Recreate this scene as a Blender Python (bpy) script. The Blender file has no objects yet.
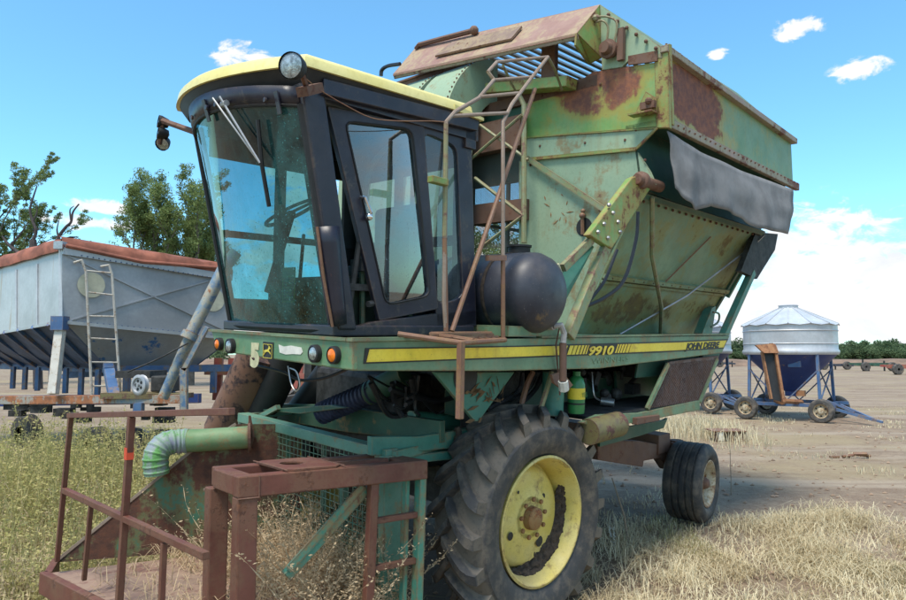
import bpy, bmesh, math, random
import numpy as np
from mathutils import Vector as V, Matrix, noise
R=math.radians; PI=math.pi
random.seed(7); np.random.seed(7)
S=bpy.context.scene; COL=S.collection
# ------------------------------------------------------------ camera
FL=691.; CAMZ=1.7; PITCH=math.atan(54/FL)
FW=V((0,math.cos(PITCH),math.sin(PITCH))); RT=V((1,0,0)); UP=RT.cross(FW); CC=V((0,0,CAMZ))
cd=bpy.data.cameras.new('camera'); cam=bpy.data.objects.new('camera',cd); COL.objects.link(cam)
cd.sensor_width=36; cd.lens=36*FL/906; cd.clip_end=3000; cd.clip_start=.05
cam.location=CC; cam.rotation_euler=(PI/2+PITCH,0,0); S.camera=cam
def ray(x,y): return FW*FL+RT*(x-453)+UP*(300-y)
def Dp(x,y,d):                       # world point at forward distance d
    r=ray(x,y); return CC+r*(d/r.y)
def Gz(x,y,z=0.):
    r=ray(x,y); return CC+r*((z-CAMZ)/r.z)
class Fr:
    def __init__(s,o,X,Y):
        X=X.normalized(); Y=(Y-X*X.dot(Y)).normalized(); Z=X.cross(Y)
        s.o=V(o); s.R=Matrix((X,Y,Z)); s.mat=Matrix.Translation(s.o)@s.R.transposed().to_4x4()
    def px(s,x,y,ax,val):
        i='xyz'.index(ax); o=s.R@(CC-s.o); d=s.R@ray(x,y); return o+d*((val-o[i])/d[i])
    def loc(s,w): return s.R@(w-s.o)
    def wld(s,l): return s.mat@V(l)
G0=Gz(545,597)
M=Fr(G0,ray(1144,328),ray(-238,300))
WF=Fr(G0,V((1,1,0)),V((-1,1,0)))
def gh(x,y):                          # terrain height
    t=min(1,max(0,(y-4.8)/2.6)); t=t*t*(3-2*t)
    h=-.24+.2*t
    t2=min(1,max(0,(y-8)/6)); h+=.04*t2
    if y<60: h+=.03*noise.noise(V((x*.5,y*.5,0)))+.012*noise.noise(V((x*2.1,y*2.1,3)))
    return h
# ------------------------------------------------------------ node helpers
class NT:
    def __init__(s,nt): s.t=nt; s.n=nt.nodes; s.l=nt.links; s.n.clear()
    def add(s,ty,**k):
        n=s.n.new(ty)
        for a,b in k.items(): setattr(n,a,b)
        return n
    def lk(s,a,b): s.l.new(a,b)
    def set(s,sock,v):
        if hasattr(v,'is_output') or isinstance(v,bpy.types.NodeSocket): s.l.new(v,sock)
        elif isinstance(v,(tuple,list)) and len(v)==3 and sock.type=='RGBA': sock.default_value=(*v,1)
        else: sock.default_value=v
    def math(s,op,a,b=0.,c=None,clamp=False):
        n=s.add('ShaderNodeMath',operation=op,use_clamp=clamp); s.set(n.inputs[0],a); s.set(n.inputs[1],b)
        if c is not None: s.set(n.inputs[2],c)
        return n.outputs[0]
    def ss(s,v,lo,hi,a=0.,b=1.):
        n=s.add('ShaderNodeMapRange',interpolation_type='SMOOTHSTEP'); s.set(n.inputs[0],v)
        for i,q in enumerate((lo,hi,a,b)): s.set(n.inputs[i+1],q)
        return n.outputs[0]
    def noise(s,vec,sc,det=4,rough=.55,dist=0.,out=0):
        n=s.add('ShaderNodeTexNoise'); s.set(n.inputs['Scale'],sc); n.inputs['Detail'].default_value=det
        n.inputs['Roughness'].default_value=rough; n.inputs['Distortion'].default_value=dist
        if vec is not None: s.lk(vec,n.inputs['Vector'])
        return n.outputs[out]
    def mix(s,f,a,b,blend='MIX'):
        n=s.add('ShaderNodeMix',data_type='RGBA',blend_type=blend); s.set(n.inputs[0],f); s.set(n.inputs[6],a); s.set(n.inputs[7],b)
        return n.outputs[2]
    def coord(s,which='Object',scale=(1,1,1),loc=(0,0,0),rot=(0,0,0)):
        c=s.add('ShaderNodeTexCoord'); m=s.add('ShaderNodeMapping'); s.lk(c.outputs[which],m.inputs[0])
        m.inputs['Scale'].default_value=scale; m.inputs['Location'].default_value=loc; m.inputs['Rotation'].default_value=rot
        return m.outputs[0]
    def bump(s,h,st=.3,d=.01):
        n=s.add('ShaderNodeBump'); n.inputs['Strength'].default_value=st; n.inputs['Distance'].default_value=d; s.lk(h,n.inputs['Height']); return n.outputs[0]
def newmat(name):
    m=bpy.data.materials.new(name); m.use_nodes=True; return m,NT(m.node_tree)
def finish(t,col,rough=.6,metal=0.,nrm=None,spec=None):
    o=t.add('ShaderNodeOutputMaterial'); b=t.add('ShaderNodeBsdfPrincipled'); t.set(b.inputs['Base Color'],col)
    t.set(b.inputs['Roughness'],rough); t.set(b.inputs['Metallic'],metal)
    if spec is not None: b.inputs['Specular IOR Level'].default_value=spec
    if nrm is not None: t.lk(nrm,b.inputs['Normal'])
    t.lk(b.outputs[0],o.inputs[0]); return b
RUST1=(.19,.075,.045); RUST2=(.10,.045,.035); RUSTY=(.30,.20,.05)
def paint(name,col,col2=None,rust=.12,scale=3.,rough=.55,blobs=(),streak=0.,metal=0.,r1=RUST1,r2=RUST2,ry=(.25,.155,.06),dust=.25,speck=.5,halo=.13,edge=.16,soft=.07):
    m,t=newmat(name); v=t.coord()
    col2=col2 or tuple(min(1,c*1.35+.02) for c in col)
    base=t.mix(t.ss(t.noise(v,scale*.7,5,.6),.35,.65),col,col2)
    base=t.mix(t.math('MULTIPLY',t.ss(t.noise(v,scale*9,3,.6),.45,.75),.35),base,tuple(c*.72 for c in col))
    vs=t.coord(scale=(6,6,.5)); st=t.ss(t.noise(vs,1.6,4,.6),.52,.78)
    base=t.mix(t.math('MULTIPLY',st,streak),base,ry)
    base=t.mix(t.math('MULTIPLY',t.ss(t.noise(v,1.3,5,.65),.45,.8),dust),base,(.26,.20,.145))
    n=t.math('ADD',t.math('MULTIPLY',t.noise(v,scale,8,.68),.75),t.math('MULTIPLY',t.noise(v,scale*6,6,.7),.25))
    th=.72-.42*rust
    fld=t.math('ADD',n,t.math('MULTIPLY',t.math('SUBTRACT',t.noise(t.coord(scale=(9,9,1.1)),2.2,5,.65),.5),.22))
    for (c,r,a) in blobs:
        mp=t.add('ShaderNodeVectorMath',operation='SUBTRACT'); t.lk(v,mp.inputs[0]); mp.inputs[1].default_value=c
        dv=t.add('ShaderNodeVectorMath',operation='DIVIDE'); t.lk(mp.outputs[0],dv.inputs[0]); dv.inputs[1].default_value=r
        ln=t.add('ShaderNodeVectorMath',operation='LENGTH'); t.lk(dv.outputs[0],ln.inputs[0])
        fld=t.math('ADD',fld,t.math('MULTIPLY',t.ss(ln.outputs['Value'],1.2,.55),a))
    if rust>0 and edge>0:
        bv=t.add('ShaderNodeBevel',samples=3); bv.inputs[0].default_value=.022; ge=t.add('ShaderNodeNewGeometry'); dt=t.add('ShaderNodeVectorMath',operation='DOT_PRODUCT'); t.lk(bv.outputs[0],dt.inputs[0]); t.lk(ge.outputs['Normal'],dt.inputs[1])
        fld=t.math('ADD',fld,t.math('MULTIPLY',t.ss(dt.outputs['Value'],.995,.80),edge))
    halof=t.ss(fld,th-halo,th-.01); rf=t.ss(fld,th-.01,th+soft)
    rc=t.mix(t.ss(t.noise(v,scale*5,5,.7),.35,.65),r1,r2)
    c=t.mix(t.math('MULTIPLY',halof,.75),base,ry); c=t.mix(rf,c,rc)
    sp=t.ss(t.noise(v,scale*22,2,.5),.70-.05*speck,.76-.05*speck); c=t.mix(t.math('MULTIPLY',sp,speck),c,r2)
    rg=t.math('ADD',t.math('MULTIPLY',rf,.3),t.math('ADD',t.math('MULTIPLY',t.noise(v,scale*2,4),.25),rough-.12),clamp=True)
    mt=t.math('MULTIPLY',t.math('SUBTRACT',1.,rf),metal)
    hb=t.math('ADD',t.math('MULTIPLY',rf,t.noise(v,scale*14,4,.7)),t.math('MULTIPLY',t.noise(v,2.2,3),1.2))
    finish(t,c,rg,mt,t.bump(hb,.35,.008)); return m
def simple(name,col,rough=.6,metal=0.,var=.3,scale=8.,bump=.2,spec=None):
    m,t=newmat(name); v=t.coord(); f=t.noise(v,scale,6,.65)
    c=t.mix(t.ss(f,.3,.7),tuple(x*(1-var) for x in col),tuple(min(1,x*(1+var)) for x in col))
    finish(t,c,rough,metal,t.bump(f,bump,.005) if bump else None,spec); return m
def glass(name,tint,dust=.12,refl=1.,dcol=(.35,.37,.30),arc=None):
    m,t=newmat(name); v=t.coord()
    o=t.add('ShaderNodeOutputMaterial'); tr=t.add('ShaderNodeBsdfTransparent'); tr.inputs[0].default_value=(*tint,1)
    gl=t.add('ShaderNodeBsdfGlossy'); gl.inputs['Roughness'].default_value=.02; gl.inputs['Color'].default_value=(.9,.95,.95,1)
    fr=t.add('ShaderNodeFresnel'); fr.inputs[0].default_value=1.5
    mx=t.add('ShaderNodeMixShader'); t.lk(t.math('MULTIPLY',fr.outputs[0],refl,clamp=True),mx.inputs[0]); t.lk(tr.outputs[0],mx.inputs[1]); t.lk(gl.outputs[0],mx.inputs[2])
    df=t.add('ShaderNodeBsdfDiffuse'); df.inputs[0].default_value=(*dcol,1)
    dn=t.math('ADD',t.math('MULTIPLY',t.ss(t.noise(v,3,6,.7),.3,.75),dust),t.math('MULTIPLY',t.ss(t.noise(v,70,2,.6),.62,.7),dust*1.2),clamp=True)  # dust film; its colour can also carry a painted haze
    if arc:
        dd=t.add('ShaderNodeVectorMath',operation='DISTANCE'); t.lk(v,dd.inputs[0]); dd.inputs[1].default_value=arc[0]; rr_=t.math('ADD',dd.outputs['Value'],t.math('MULTIPLY',t.noise(v,18,3),.02)); dn=t.math('MULTIPLY',dn,t.math('ADD',.55,t.math('MULTIPLY',t.math('MAXIMUM',t.ss(rr_,arc[2]-.01,arc[2]+.015),t.ss(rr_,arc[1]+.015,arc[1]-.01)),.75)),clamp=True)
    m2=t.add('ShaderNodeMixShader'); t.lk(dn,m2.inputs[0]); t.lk(mx.outputs[0],m2.inputs[1]); t.lk(df.outputs[0],m2.inputs[2]); t.lk(m2.outputs[0],o.inputs[0])
    return m
# ------------------------------------------------------------ materials
GR=(.085,.175,.095); GRF=(.165,.265,.155); PG=(.265,.365,.24)
mt={}
mt['green']=paint('faded_green_paint',GR,GRF,.20,3.2,.5,streak=.25)
mt['green_clean']=paint('green_paint',(.075,.20,.135),(.12,.26,.18),.10,4,.5,streak=.1,dust=.35)
mt['bump_green']=paint('front_green_paint',(.085,.20,.10),(.15,.26,.14),.14,5,.5,dust=.3)
mt['teal']=paint('teal_green_paint',(.035,.16,.115),(.06,.20,.15),.12,4,.5,dust=.35)
mt['cagegreen']=paint('pale_teal_cage_paint',(.085,.215,.15),(.13,.26,.19),.16,5,.55,dust=.3)
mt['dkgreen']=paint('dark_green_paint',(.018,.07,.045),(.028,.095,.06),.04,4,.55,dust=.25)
mt['pale']=paint('pale_mottled_green',PG,(.29,.38,.25),.16,3.6,.55,streak=.30,dust=.25,
   blobs=[((1.3,.35,3.0),(.3,.3,.12),.10)])
mt['bfront']=paint('rust_patched_green',(.14,.30,.075),(.22,.34,.12),.06,3,.5,halo=.24,dust=.1,soft=.12,streak=.4,r1=(.27,.10,.05),r2=(.15,.06,.045),
   blobs=[((1.3,.45,4.02),(.4,.50,.30),.36),((1.3,.85,4.15),(.4,.5,.12),.28),((1.3,.1,3.72),(.3,.2,.07),.14)],ry=(.34,.26,.04))
mt['bside']=paint('rust_patched_side_green',(.11,.22,.10),(.17,.27,.13),.05,3,.5,halo=.22,dust=.15,soft=.10,streak=.4,r1=(.24,.09,.05),r2=(.13,.055,.045),
   blobs=[((1.85,-.1,3.92),(.80,.6,.30),.40),((2.4,-.1,3.68),(.5,.5,.1),.16)],ry=(.34,.26,.05))
mt['under']=paint('oil_stained_green',(.125,.225,.15),(.19,.30,.195),.30,2.2,.5,streak=.25,dust=.3,
   r1=(.17,.13,.04),r2=(.11,.08,.035),ry=(.20,.19,.06),halo=.16,
   blobs=[((2.2,.55,2.05),(1.6,.5,.16),.10),((3.3,.1,2.75),(.5,.4,.14),.11),((3.7,.3,2.4),(.3,.6,.5),.10)])
mt['rustgreen']=paint('rusting_green_paint',(.15,.27,.06),(.22,.33,.10),.40,5,.55,r1=(.2,.085,.04),r2=(.12,.05,.03),ry=(.30,.22,.06))
mt['hood']=paint('sun_faded_rust_panel',(.25,.13,.10),(.31,.18,.14),.36,2.5,.6,r1=(.27,.13,.10),r2=(.20,.09,.07),ry=(.36,.28,.16),streak=.2,dust=.15)
mt['pinktrim']=paint('faded_pink_trim',(.27,.20,.16),(.34,.24,.19),.45,4,.6,r1=(.18,.09,.07),r2=(.12,.06,.05),ry=(.25,.24,.15))
mt['yellow']=paint('cream_yellow_roof',(.68,.58,.19),(.74,.65,.27),0,3,.35,dust=.10,speck=.1)
mt['rimyellow']=paint('yellow_wheel_paint',(.60,.47,.11),(.66,.54,.18),.16,7,.5,dust=.65,speck=.7)
mt['stripe']=paint('yellow_stripe',(.70,.52,.03),(.75,.58,.05),.02,5,.45,streak=.35,dust=.1,ry=(.42,.24,.04))
mt['blackd']=simple('black_decal',(.012,.012,.012),.5,0,.3,10,0)
mt['cab']=paint('dark_blue_black_cab_paint',(.009,.010,.022),(.016,.017,.034),.10,5,.38,r1=(.13,.065,.04),dust=.17,speck=.6,streak=.12,ry=(.10,.08,.06))
mt['cabin']=simple('dark_cab_lining',(.012,.016,.016),.85,0,.3,10,.2)
mt['rubber']=simple('black_rubber',(.013,.013,.014),.6,0,.3,10,.3)
def tyremat(name,base=(.042,.041,.042),dcol=(.17,.135,.10),amt=.6,ring=None):
    m,t=newmat(name); v=t.coord(); f=t.noise(v,6,8,.7)
    if ring:
        sx=t.add('ShaderNodeSeparateXYZ'); t.lk(v,sx.inputs[0]); rr_=t.math('SQRT',t.math('ADD',t.math('MULTIPLY',sx.outputs[0],sx.outputs[0]),t.math('MULTIPLY',sx.outputs[2],sx.outputs[2])))
        f=t.math('ADD',f,t.math('MULTIPLY',t.math('MULTIPLY',t.ss(rr_,ring[0]-.03,ring[0]),t.ss(rr_,ring[1]+.015,ring[1]-.01)),.20))
    c=t.mix(t.math('MULTIPLY',t.ss(f,.42,.66),amt),base,dcol); c=t.mix(t.math('MULTIPLY',t.ss(t.noise(v,30,4,.6),.5,.7),.35),c,tuple(x*.5 for x in base))
    finish(t,c,.72,0,t.bump(t.noise(v,40,5,.7),.4,.004)); return m
mt['tyre']=tyremat('worn_tractor_tyre',amt=.7,ring=(.68,.74)); mt['tyre2']=tyremat('dusty_tyre',(.03,.03,.032),(.15,.12,.09),.6)
mt['tyre3']=tyremat('pale_dusty_tyre',(.05,.047,.045),(.19,.155,.12),.8)
mt['mud']=simple('dried_dark_mud',(.05,.034,.024),.95,0,.6,26,1.)  # serves the wheel's mud together with its painted barrel shade
mt['rustboot']=paint('rusty_orange_boot',(.15,.065,.035),(.20,.09,.05),.5,3,.7,r1=(.05,.03,.03),r2=(.03,.02,.02),ry=(.16,.08,.05))
mt['tank']=paint('dusty_black_plastic',(.018,.02,.032),(.04,.042,.055),0,3,.48,dust=.5,speck=.5,r2=(.16,.15,.14))
mt['rustpipe']=paint('rusted_tube',(.17,.075,.05),(.21,.105,.075),.3,9,.6,r1=(.20,.085,.055),r2=(.12,.055,.04))
mt['railgreen']=paint('worn_green_tube',(.16,.24,.13),(.24,.27,.17),.42,9,.55,r1=(.24,.14,.10),r2=(.17,.09,.07),ry=(.26,.25,.1))
mt['railpink']=paint('faded_ladder_tube',(.25,.185,.145),(.29,.225,.18),.3,9,.5,r1=(.21,.12,.09),r2=(.16,.10,.08),ry=(.24,.18,.12))
mt['redox']=paint('red_oxide_paint',(.105,.030,.018),(.145,.046,.03),.34,5,.6,r1=(.15,.06,.03),r2=(.07,.03,.02),ry=(.15,.07,.04),dust=.15,speck=.2)
mt['floor']=paint('dusty_rust_floor',(.18,.105,.08),(.24,.145,.11),.35,2,.75,r1=(.2,.1,.075),r2=(.16,.085,.065),ry=(.3,.2,.14),dust=.6)
mt['headgreen']=paint('rust_blotched_dark_green',(.025,.12,.075),(.05,.16,.09),.62,3.2,.55,r1=(.12,.045,.025),r2=(.07,.03,.02),ry=(.14,.10,.03),halo=.06)
mt['pipegreen']=paint('bright_green_pipe',(.10,.19,.075),(.15,.24,.115),.2,6,.6,dust=.55)
mt['tape']=simple('grey_blue_tape',(.20,.22,.30),.6,0,.25,14,.5)
mt['tarp']=simple('grey_canvas',(.17,.165,.165),.85,0,.3,2.5,.6)
mt['steel']=simple('dull_steel',(.4,.4,.4),.4,.8,.2,10,.1)
mt['chrome']=simple('bright_chrome',(.75,.75,.75),.2,1,.1,10,0)
mt['engine']=simple('greasy_dark_metal',(.035,.034,.033),.7,.2,.6,12,.6)
mt['grille']=paint('rusty_grille',(.105,.048,.03),(.14,.07,.045),.35,8,.8,streak=.7,ry=(.20,.15,.13),r1=(.10,.05,.04),r2=(.04,.025,.022))
mt['rustmetal']=paint('brown_rust',(.12,.065,.048),(.16,.085,.06),.4,6,.8,r1=(.17,.08,.05),ry=(.15,.08,.05))
mt['exhaust']=paint('yellow_stained_rust',(.10,.06,.045),(.13,.11,.045),.45,5,.6,r1=(.12,.055,.045),r2=(.09,.04,.035),ry=(.16,.14,.05),dust=.12)
mt['whitep']=simple('grimy_white',(.6,.58,.52),.6,0,.15,14,.2)
mt['pvc']=simple('old_pvc',(.34,.31,.29),.55,0,.2,14,.1)
mt['amber']=simple('amber_lens',(.75,.17,.01),.18,0,.2,30,.3)
mt['lens']=simple('clear_lamp_lens',(.34,.37,.37),.08,.6,.5,50,.6)
mt['creamdec']=simple('faded_cream_decal',(.48,.45,.27),.6,0,.2,20,0)
mt['ydec']=simple('yellow_decal',(.62,.50,.06),.5,0,.15,20,0)
mt['hose']=simple('black_hose',(.014,.015,.018),.45,0,.3,20,.2)
mt['bluecap']=simple('dusty_navy_plastic',(.04,.045,.085),.55,0,.4,8,.3)
mt['extg']=simple('green_bottle_paint',(.03,.17,.05),.3,0,.2,8,.1)
def galv(name,col=(.40,.42,.45),stain=.1,blue=0.):
    m,t=newmat(name); v=t.coord(); vs=t.coord(scale=(3,3,.25)); vo=t.add('ShaderNodeTexVoronoi'); vo.inputs['Scale'].default_value=22; t.lk(v,vo.inputs['Vector'])
    c=t.mix(t.ss(t.noise(v,1.2,6,.65),.3,.7),tuple(x*.8 for x in col),tuple(min(1,x*1.15) for x in col))
    c=t.mix(t.math('MULTIPLY',vo.outputs['Distance'],.25),c,tuple(x*.6 for x in col))
    c=t.mix(t.math('MULTIPLY',t.ss(t.noise(vs,1.5,4,.6),.58,.72),stain),c,(.35,.22,.10))
    if blue: c=t.mix(t.ss(t.noise(v,2.4,6,.7),.66-blue*.2,.72-blue*.2),c,(.05,.16,.38))
    finish(t,c,.45,.35,t.bump(t.noise(v,1.5,3),.3,.02)); return m
mt['galv']=galv('galvanised_sheet',(.46,.475,.49),.7); mt['galv_dark']=galv('galvanised_side',(.37,.38,.40),.25)
mt['galv_low']=galv('galvanised_hopper',(.36,.39,.43),.15,.35); mt['galv_bin']=galv('galvanised_bin',(.50,.51,.53),.18)
mt['bluepaint']=paint('blue_paint',(.04,.10,.23),(.07,.15,.29),.2,5,.55,dust=.45)
mt['bluedeep']=paint('deep_blue_paint',(.015,.035,.15),(.02,.05,.19),.03,3,.55,dust=.1)
mt['blueworn']=paint('worn_blue_rust_paint',(.05,.12,.24),(.13,.20,.26),.38,4,.6,r1=(.3,.12,.05),r2=(.16,.07,.04),ry=(.34,.30,.2))
mt['bluerust']=paint('blue_and_orange_rust',(.08,.19,.34),(.18,.25,.3),.62,2.2,.6,r1=(.36,.14,.06),r2=(.2,.09,.05),ry=(.35,.3,.22))
mt['orange']=simple('faded_orange_tarp',(.25,.085,.052),.85,0,.4,3,.7)
mt['cream']=simple('cream_disc_paint',(.46,.44,.33),.6,0,.15,6,.1)
mt['ladder']=paint('chipped_white_ladder',(.5,.47,.42),(.56,.53,.48),.14,12,.6,r1=(.3,.14,.08))
mt['darkhop']=simple('dark_blue_sheet',(.07,.10,.17),.7,0,.3,4,.2)  # plain dark blue sheet colour
mt['rimwhite']=paint('dirty_cream_rim',(.42,.35,.24),(.52,.47,.36),.35,9,.6)
mt['redfar']=paint('faded_red_paint',(.30,.06,.045),(.36,.1,.08),.25,4,.6)
mt['twig']=simple('grey_dry_twig',(.22,.17,.12),.9,0,.3,20,.3)
mt['bark']=simple('grey_brown_bark',(.10,.085,.07),.9,0,.4,6,.8)
mt['deadbark']=simple('dead_dark_bark',(.055,.045,.045),.9,0,.4,6,.8)
def mesh_screen():
    m,t=newmat('perforated_screen'); v=t.coord(); sx=t.add('ShaderNodeSeparateXYZ'); t.lk(v,sx.inputs[0])
    a=t.math('SINE',t.math('MULTIPLY',t.math('ADD',sx.outputs[0],sx.outputs[1]),310.)); b=t.math('SINE',t.math('MULTIPLY',sx.outputs[2],310.))
    hole=t.ss(t.math('MULTIPLY',a,b),-.15,-.05,1.,0.)
    o=t.add('ShaderNodeOutputMaterial'); tr=t.add('ShaderNodeBsdfTransparent'); d=t.add('ShaderNodeBsdfPrincipled'); d.inputs['Base Color'].default_value=(.12,.12,.11,1)
    h2=t.ss(t.math('ABSOLUTE',t.math('MULTIPLY',a,b)),.18,.26)
    mx=t.add('ShaderNodeMixShader'); t.lk(h2,mx.inputs[0]); t.lk(d.outputs[0],mx.inputs[1]); t.lk(tr.outputs[0],mx.inputs[2]); t.lk(mx.outputs[0],o.inputs[0]); return m
mt['screen']=mesh_screen()
def leafmat(name,a,b,trans=.35):
    m,t=newmat(name); oi=t.add('ShaderNodeAttribute',attribute_name='rnd')
    o=t.add('ShaderNodeOutputMaterial'); c=t.mix(oi.outputs['Fac'],a,b)
    d=t.add('ShaderNodeBsdfDiffuse'); tl=t.add('ShaderNodeBsdfTranslucent'); t.lk(c,d.inputs[0]); t.lk(c,tl.inputs[0])
    mx=t.add('ShaderNodeMixShader'); mx.inputs[0].default_value=trans; t.lk(d.outputs[0],mx.inputs[1]); t.lk(tl.outputs[0],mx.inputs[2]); t.lk(mx.outputs[0],o.inputs[0]); return m
mt['leaf']=leafmat('olive_leaf',(.13,.18,.06),(.26,.32,.13)); mt['leafd']=leafmat('dark_leaf',(.045,.085,.03),(.10,.15,.05))
mt['farleaf']=leafmat('far_leaf',(.075,.12,.06),(.14,.19,.10))
mt['straw']=leafmat('straw_grass',(.48,.39,.24),(.76,.68,.48)); mt['grass']=leafmat('green_yellow_grass',(.26,.25,.10),(.60,.51,.30))
mt['weed']=leafmat('yellow_green_weed',(.28,.28,.09),(.58,.49,.24)); mt['dryweed']=leafmat('dry_weed',(.42,.31,.19),(.64,.50,.33)); mt['dusty']=leafmat('pale_flower',(.55,.56,.5),(.7,.7,.65))
# ------------------------------------------------------------ mesh builder
class MB:
    def __init__(s): s.v=[]; s.f=[]
    def face(s,*pts): n=len(s.v); s.v+= [V(p) for p in pts]; s.f.append(tuple(range(n,n+len(pts))))
    def prism(s,pts,d):
        pts=[V(p) for p in pts]; d=V(d); n=len(s.v); k=len(pts); s.v+=pts+[p+d for p in pts]
        s.f.append(tuple(range(n,n+k))); s.f.append(tuple(range(n+2*k-1,n+k-1,-1)))
        for i in range(k): j=(i+1)%k; s.f.append((n+j,n+i,n+k+i,n+k+j))
        return s
    def plate(s,pts,t):
        a,b,c=[V(p) for p in pts[:3]]; nn=(b-a).cross(c-a).normalized(); return s.prism(pts,nn*t)
    def box(s,a,b):
        (x0,y0,z0),(x1,y1,z1)=a,b; return s.prism([(x0,y0,z0),(x1,y0,z0),(x1,y1,z0),(x0,y1,z0)],(0,0,z1-z0))
    def beam(s,a,b,w,h=None,up=(0,0,1)):
        a=V(a);b=V(b);h=h or w;d=(b-a).normalized();u=V(up)
        if abs(d.dot(u))>.95: u=V((0,1,0)) if abs(d.y)<.9 else V((1,0,0))
        sd=d.cross(u).normalized();u=sd.cross(d)
        q=[a+sd*(w/2*i)+u*(h/2*j) for i,j in ((-1,-1),(1,-1),(1,1),(-1,1))]
        return s.prism(q,b-a)
    def tube(s,pts,r,n=8,r2=None,cap=True):
        pts=[V(p) for p in pts]; m=len(pts); base=len(s.v); pu=None
        for i,p in enumerate(pts):
            d=(pts[min(i+1,m-1)]-pts[max(i-1,0)]).normalized()
            if pu is None: pu=V((0,0,1)) if abs(d.z)<.9 else V((1,0,0))
            sd=d.cross(pu).normalized(); pu=sd.cross(d).normalized()
            rr=r if r2 is None else r+(r2-r)*i/(m-1)
            for k in range(n):
                a=2*PI*k/n; s.v.append(p+(sd*math.cos(a)+pu*math.sin(a))*rr)
        for i in range(m-1):
            for k in range(n):
                a=base+i*n+k;b=base+i*n+(k+1)%n; s.f.append((a,b,b+n,a+n))
        if cap: s.f.append(tuple(base+k for k in range(n-1,-1,-1))); s.f.append(tuple(base+(m-1)*n+k for k in range(n)))
        return s
    def lathe(s,prof,c,ax,n=40,cap=False):      # prof: (along axis, radius)
        c=V(c);ax=V(ax).normalized(); u=V((0,0,1)) if abs(ax.z)<.9 else V((1,0,0)); sd=ax.cross(u).normalized();u=sd.cross(ax)
        base=len(s.v)
        for (t,r) in prof:
            for k in range(n):
                a=2*PI*k/n; s.v.append(c+ax*t+(sd*math.cos(a)+u*math.sin(a))*r)
        for i in range(len(prof)-1):
            for k in range(n):
                a=base+i*n+k;b=base+i*n+(k+1)%n; s.f.append((a,a+n,b+n,b))
        if cap:
            s.f.append(tuple(base+k for k in range(n))); L=base+(len(prof)-1)*n; s.f.append(tuple(L+k for k in range(n-1,-1,-1)))
        return s
    def sphere(s,c,r,n=10,sc=(1,1,1)):
        prof=[(math.sin(-PI/2+PI*i/n)*r*sc[2],max(1e-4,math.cos(-PI/2+PI*i/n)*r)) for i in range(n+1)]
        return s.lathe(prof,c,(0,0,1),n*2)
    def sheet(s,fn,nu,nv,flip=False):
        b=len(s.v)
        for i in range(nu+1):
            for j in range(nv+1): s.v.append(V(fn(i/nu,j/nv)))
        for i in range(nu):
            for j in range(nv):
                a=b+i*(nv+1)+j; s.f.append((a,a+1,a+nv+2,a+nv+1))
        return s
    def build(s,name,mat,parent=None,smooth=False,bev=0,solid=0,label=None,mw=None):
        me=bpy.data.meshes.new(name); me.from_pydata([tuple(v) for v in s.v],[],s.f); me.update()
        bm=bmesh.new(); bm.from_mesh(me); bmesh.ops.recalc_face_normals(bm,faces=bm.faces); bm.to_mesh(me); bm.free()
        if smooth:
            me.polygons.foreach_set('use_smooth',[True]*len(me.polygons))
            try: me.set_sharp_from_angle(angle=R(38))
            except Exception: pass
        me.materials.append(mt[mat] if isinstance(mat,str) else mat)
        o=bpy.data.objects.new(name,me); COL.objects.link(o)
        if parent is not None: o.parent=parent
        if mw is not None: o.matrix_world=mw
        if solid: md=o.modifiers.new('s','SOLIDIFY'); md.thickness=solid; md.offset=0
        if bev: md=o.modifiers.new('b','BEVEL'); md.width=bev; md.segments=2; md.limit_method='ANGLE'
        if label: o['label']=label
        return o
def thing(name,label,cat,mat=None,group=None,loc=None,rz=0):
    o=bpy.data.objects.new(name,None); COL.objects.link(o); o.empty_display_size=.3
    if mat is not None: o.matrix_world=mat
    if loc is not None: o.location=loc; o.rotation_euler=(0,0,rz)
    o['label']=label; o['category']=cat
    if group: o['group']=group
    return o
def tag(o,label=None,cat=None,group=None,kind=None):
    for k,v in (('label',label),('category',cat),('group',group),('kind',kind)):
        if v: o[k]=v
    return o
def copy_tree(o,parent=None):
    c=o.copy(); COL.objects.link(c)
    if parent is not None: c.parent=parent
    for ch in list(o.children): copy_tree(ch,c)
    return c
def arc(p0,p1,p2,n=6):     # quadratic curve
    p0,p1,p2=V(p0),V(p1),V(p2); return [p0*(1-t)**2+p1*2*t*(1-t)+p2*t*t for t in [i/n for i in range(n+1)]]
def cat(pts,n=5):           # catmull spline through points
    pts=[V(p) for p in pts]; P=[pts[0]*2-pts[1]]+pts+[pts[-1]*2-pts[-2]]; out=[]
    for i in range(1,len(P)-2):
        a,b,c,d=P[i-1:i+3]
        for k in range(n):
            t=k/n; out.append(.5*((2*b)+(c-a)*t+(2*a-5*b+4*c-d)*t*t+(3*b-a-3*c+d)*t**3))
    out.append(pts[-1]); return out
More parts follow.
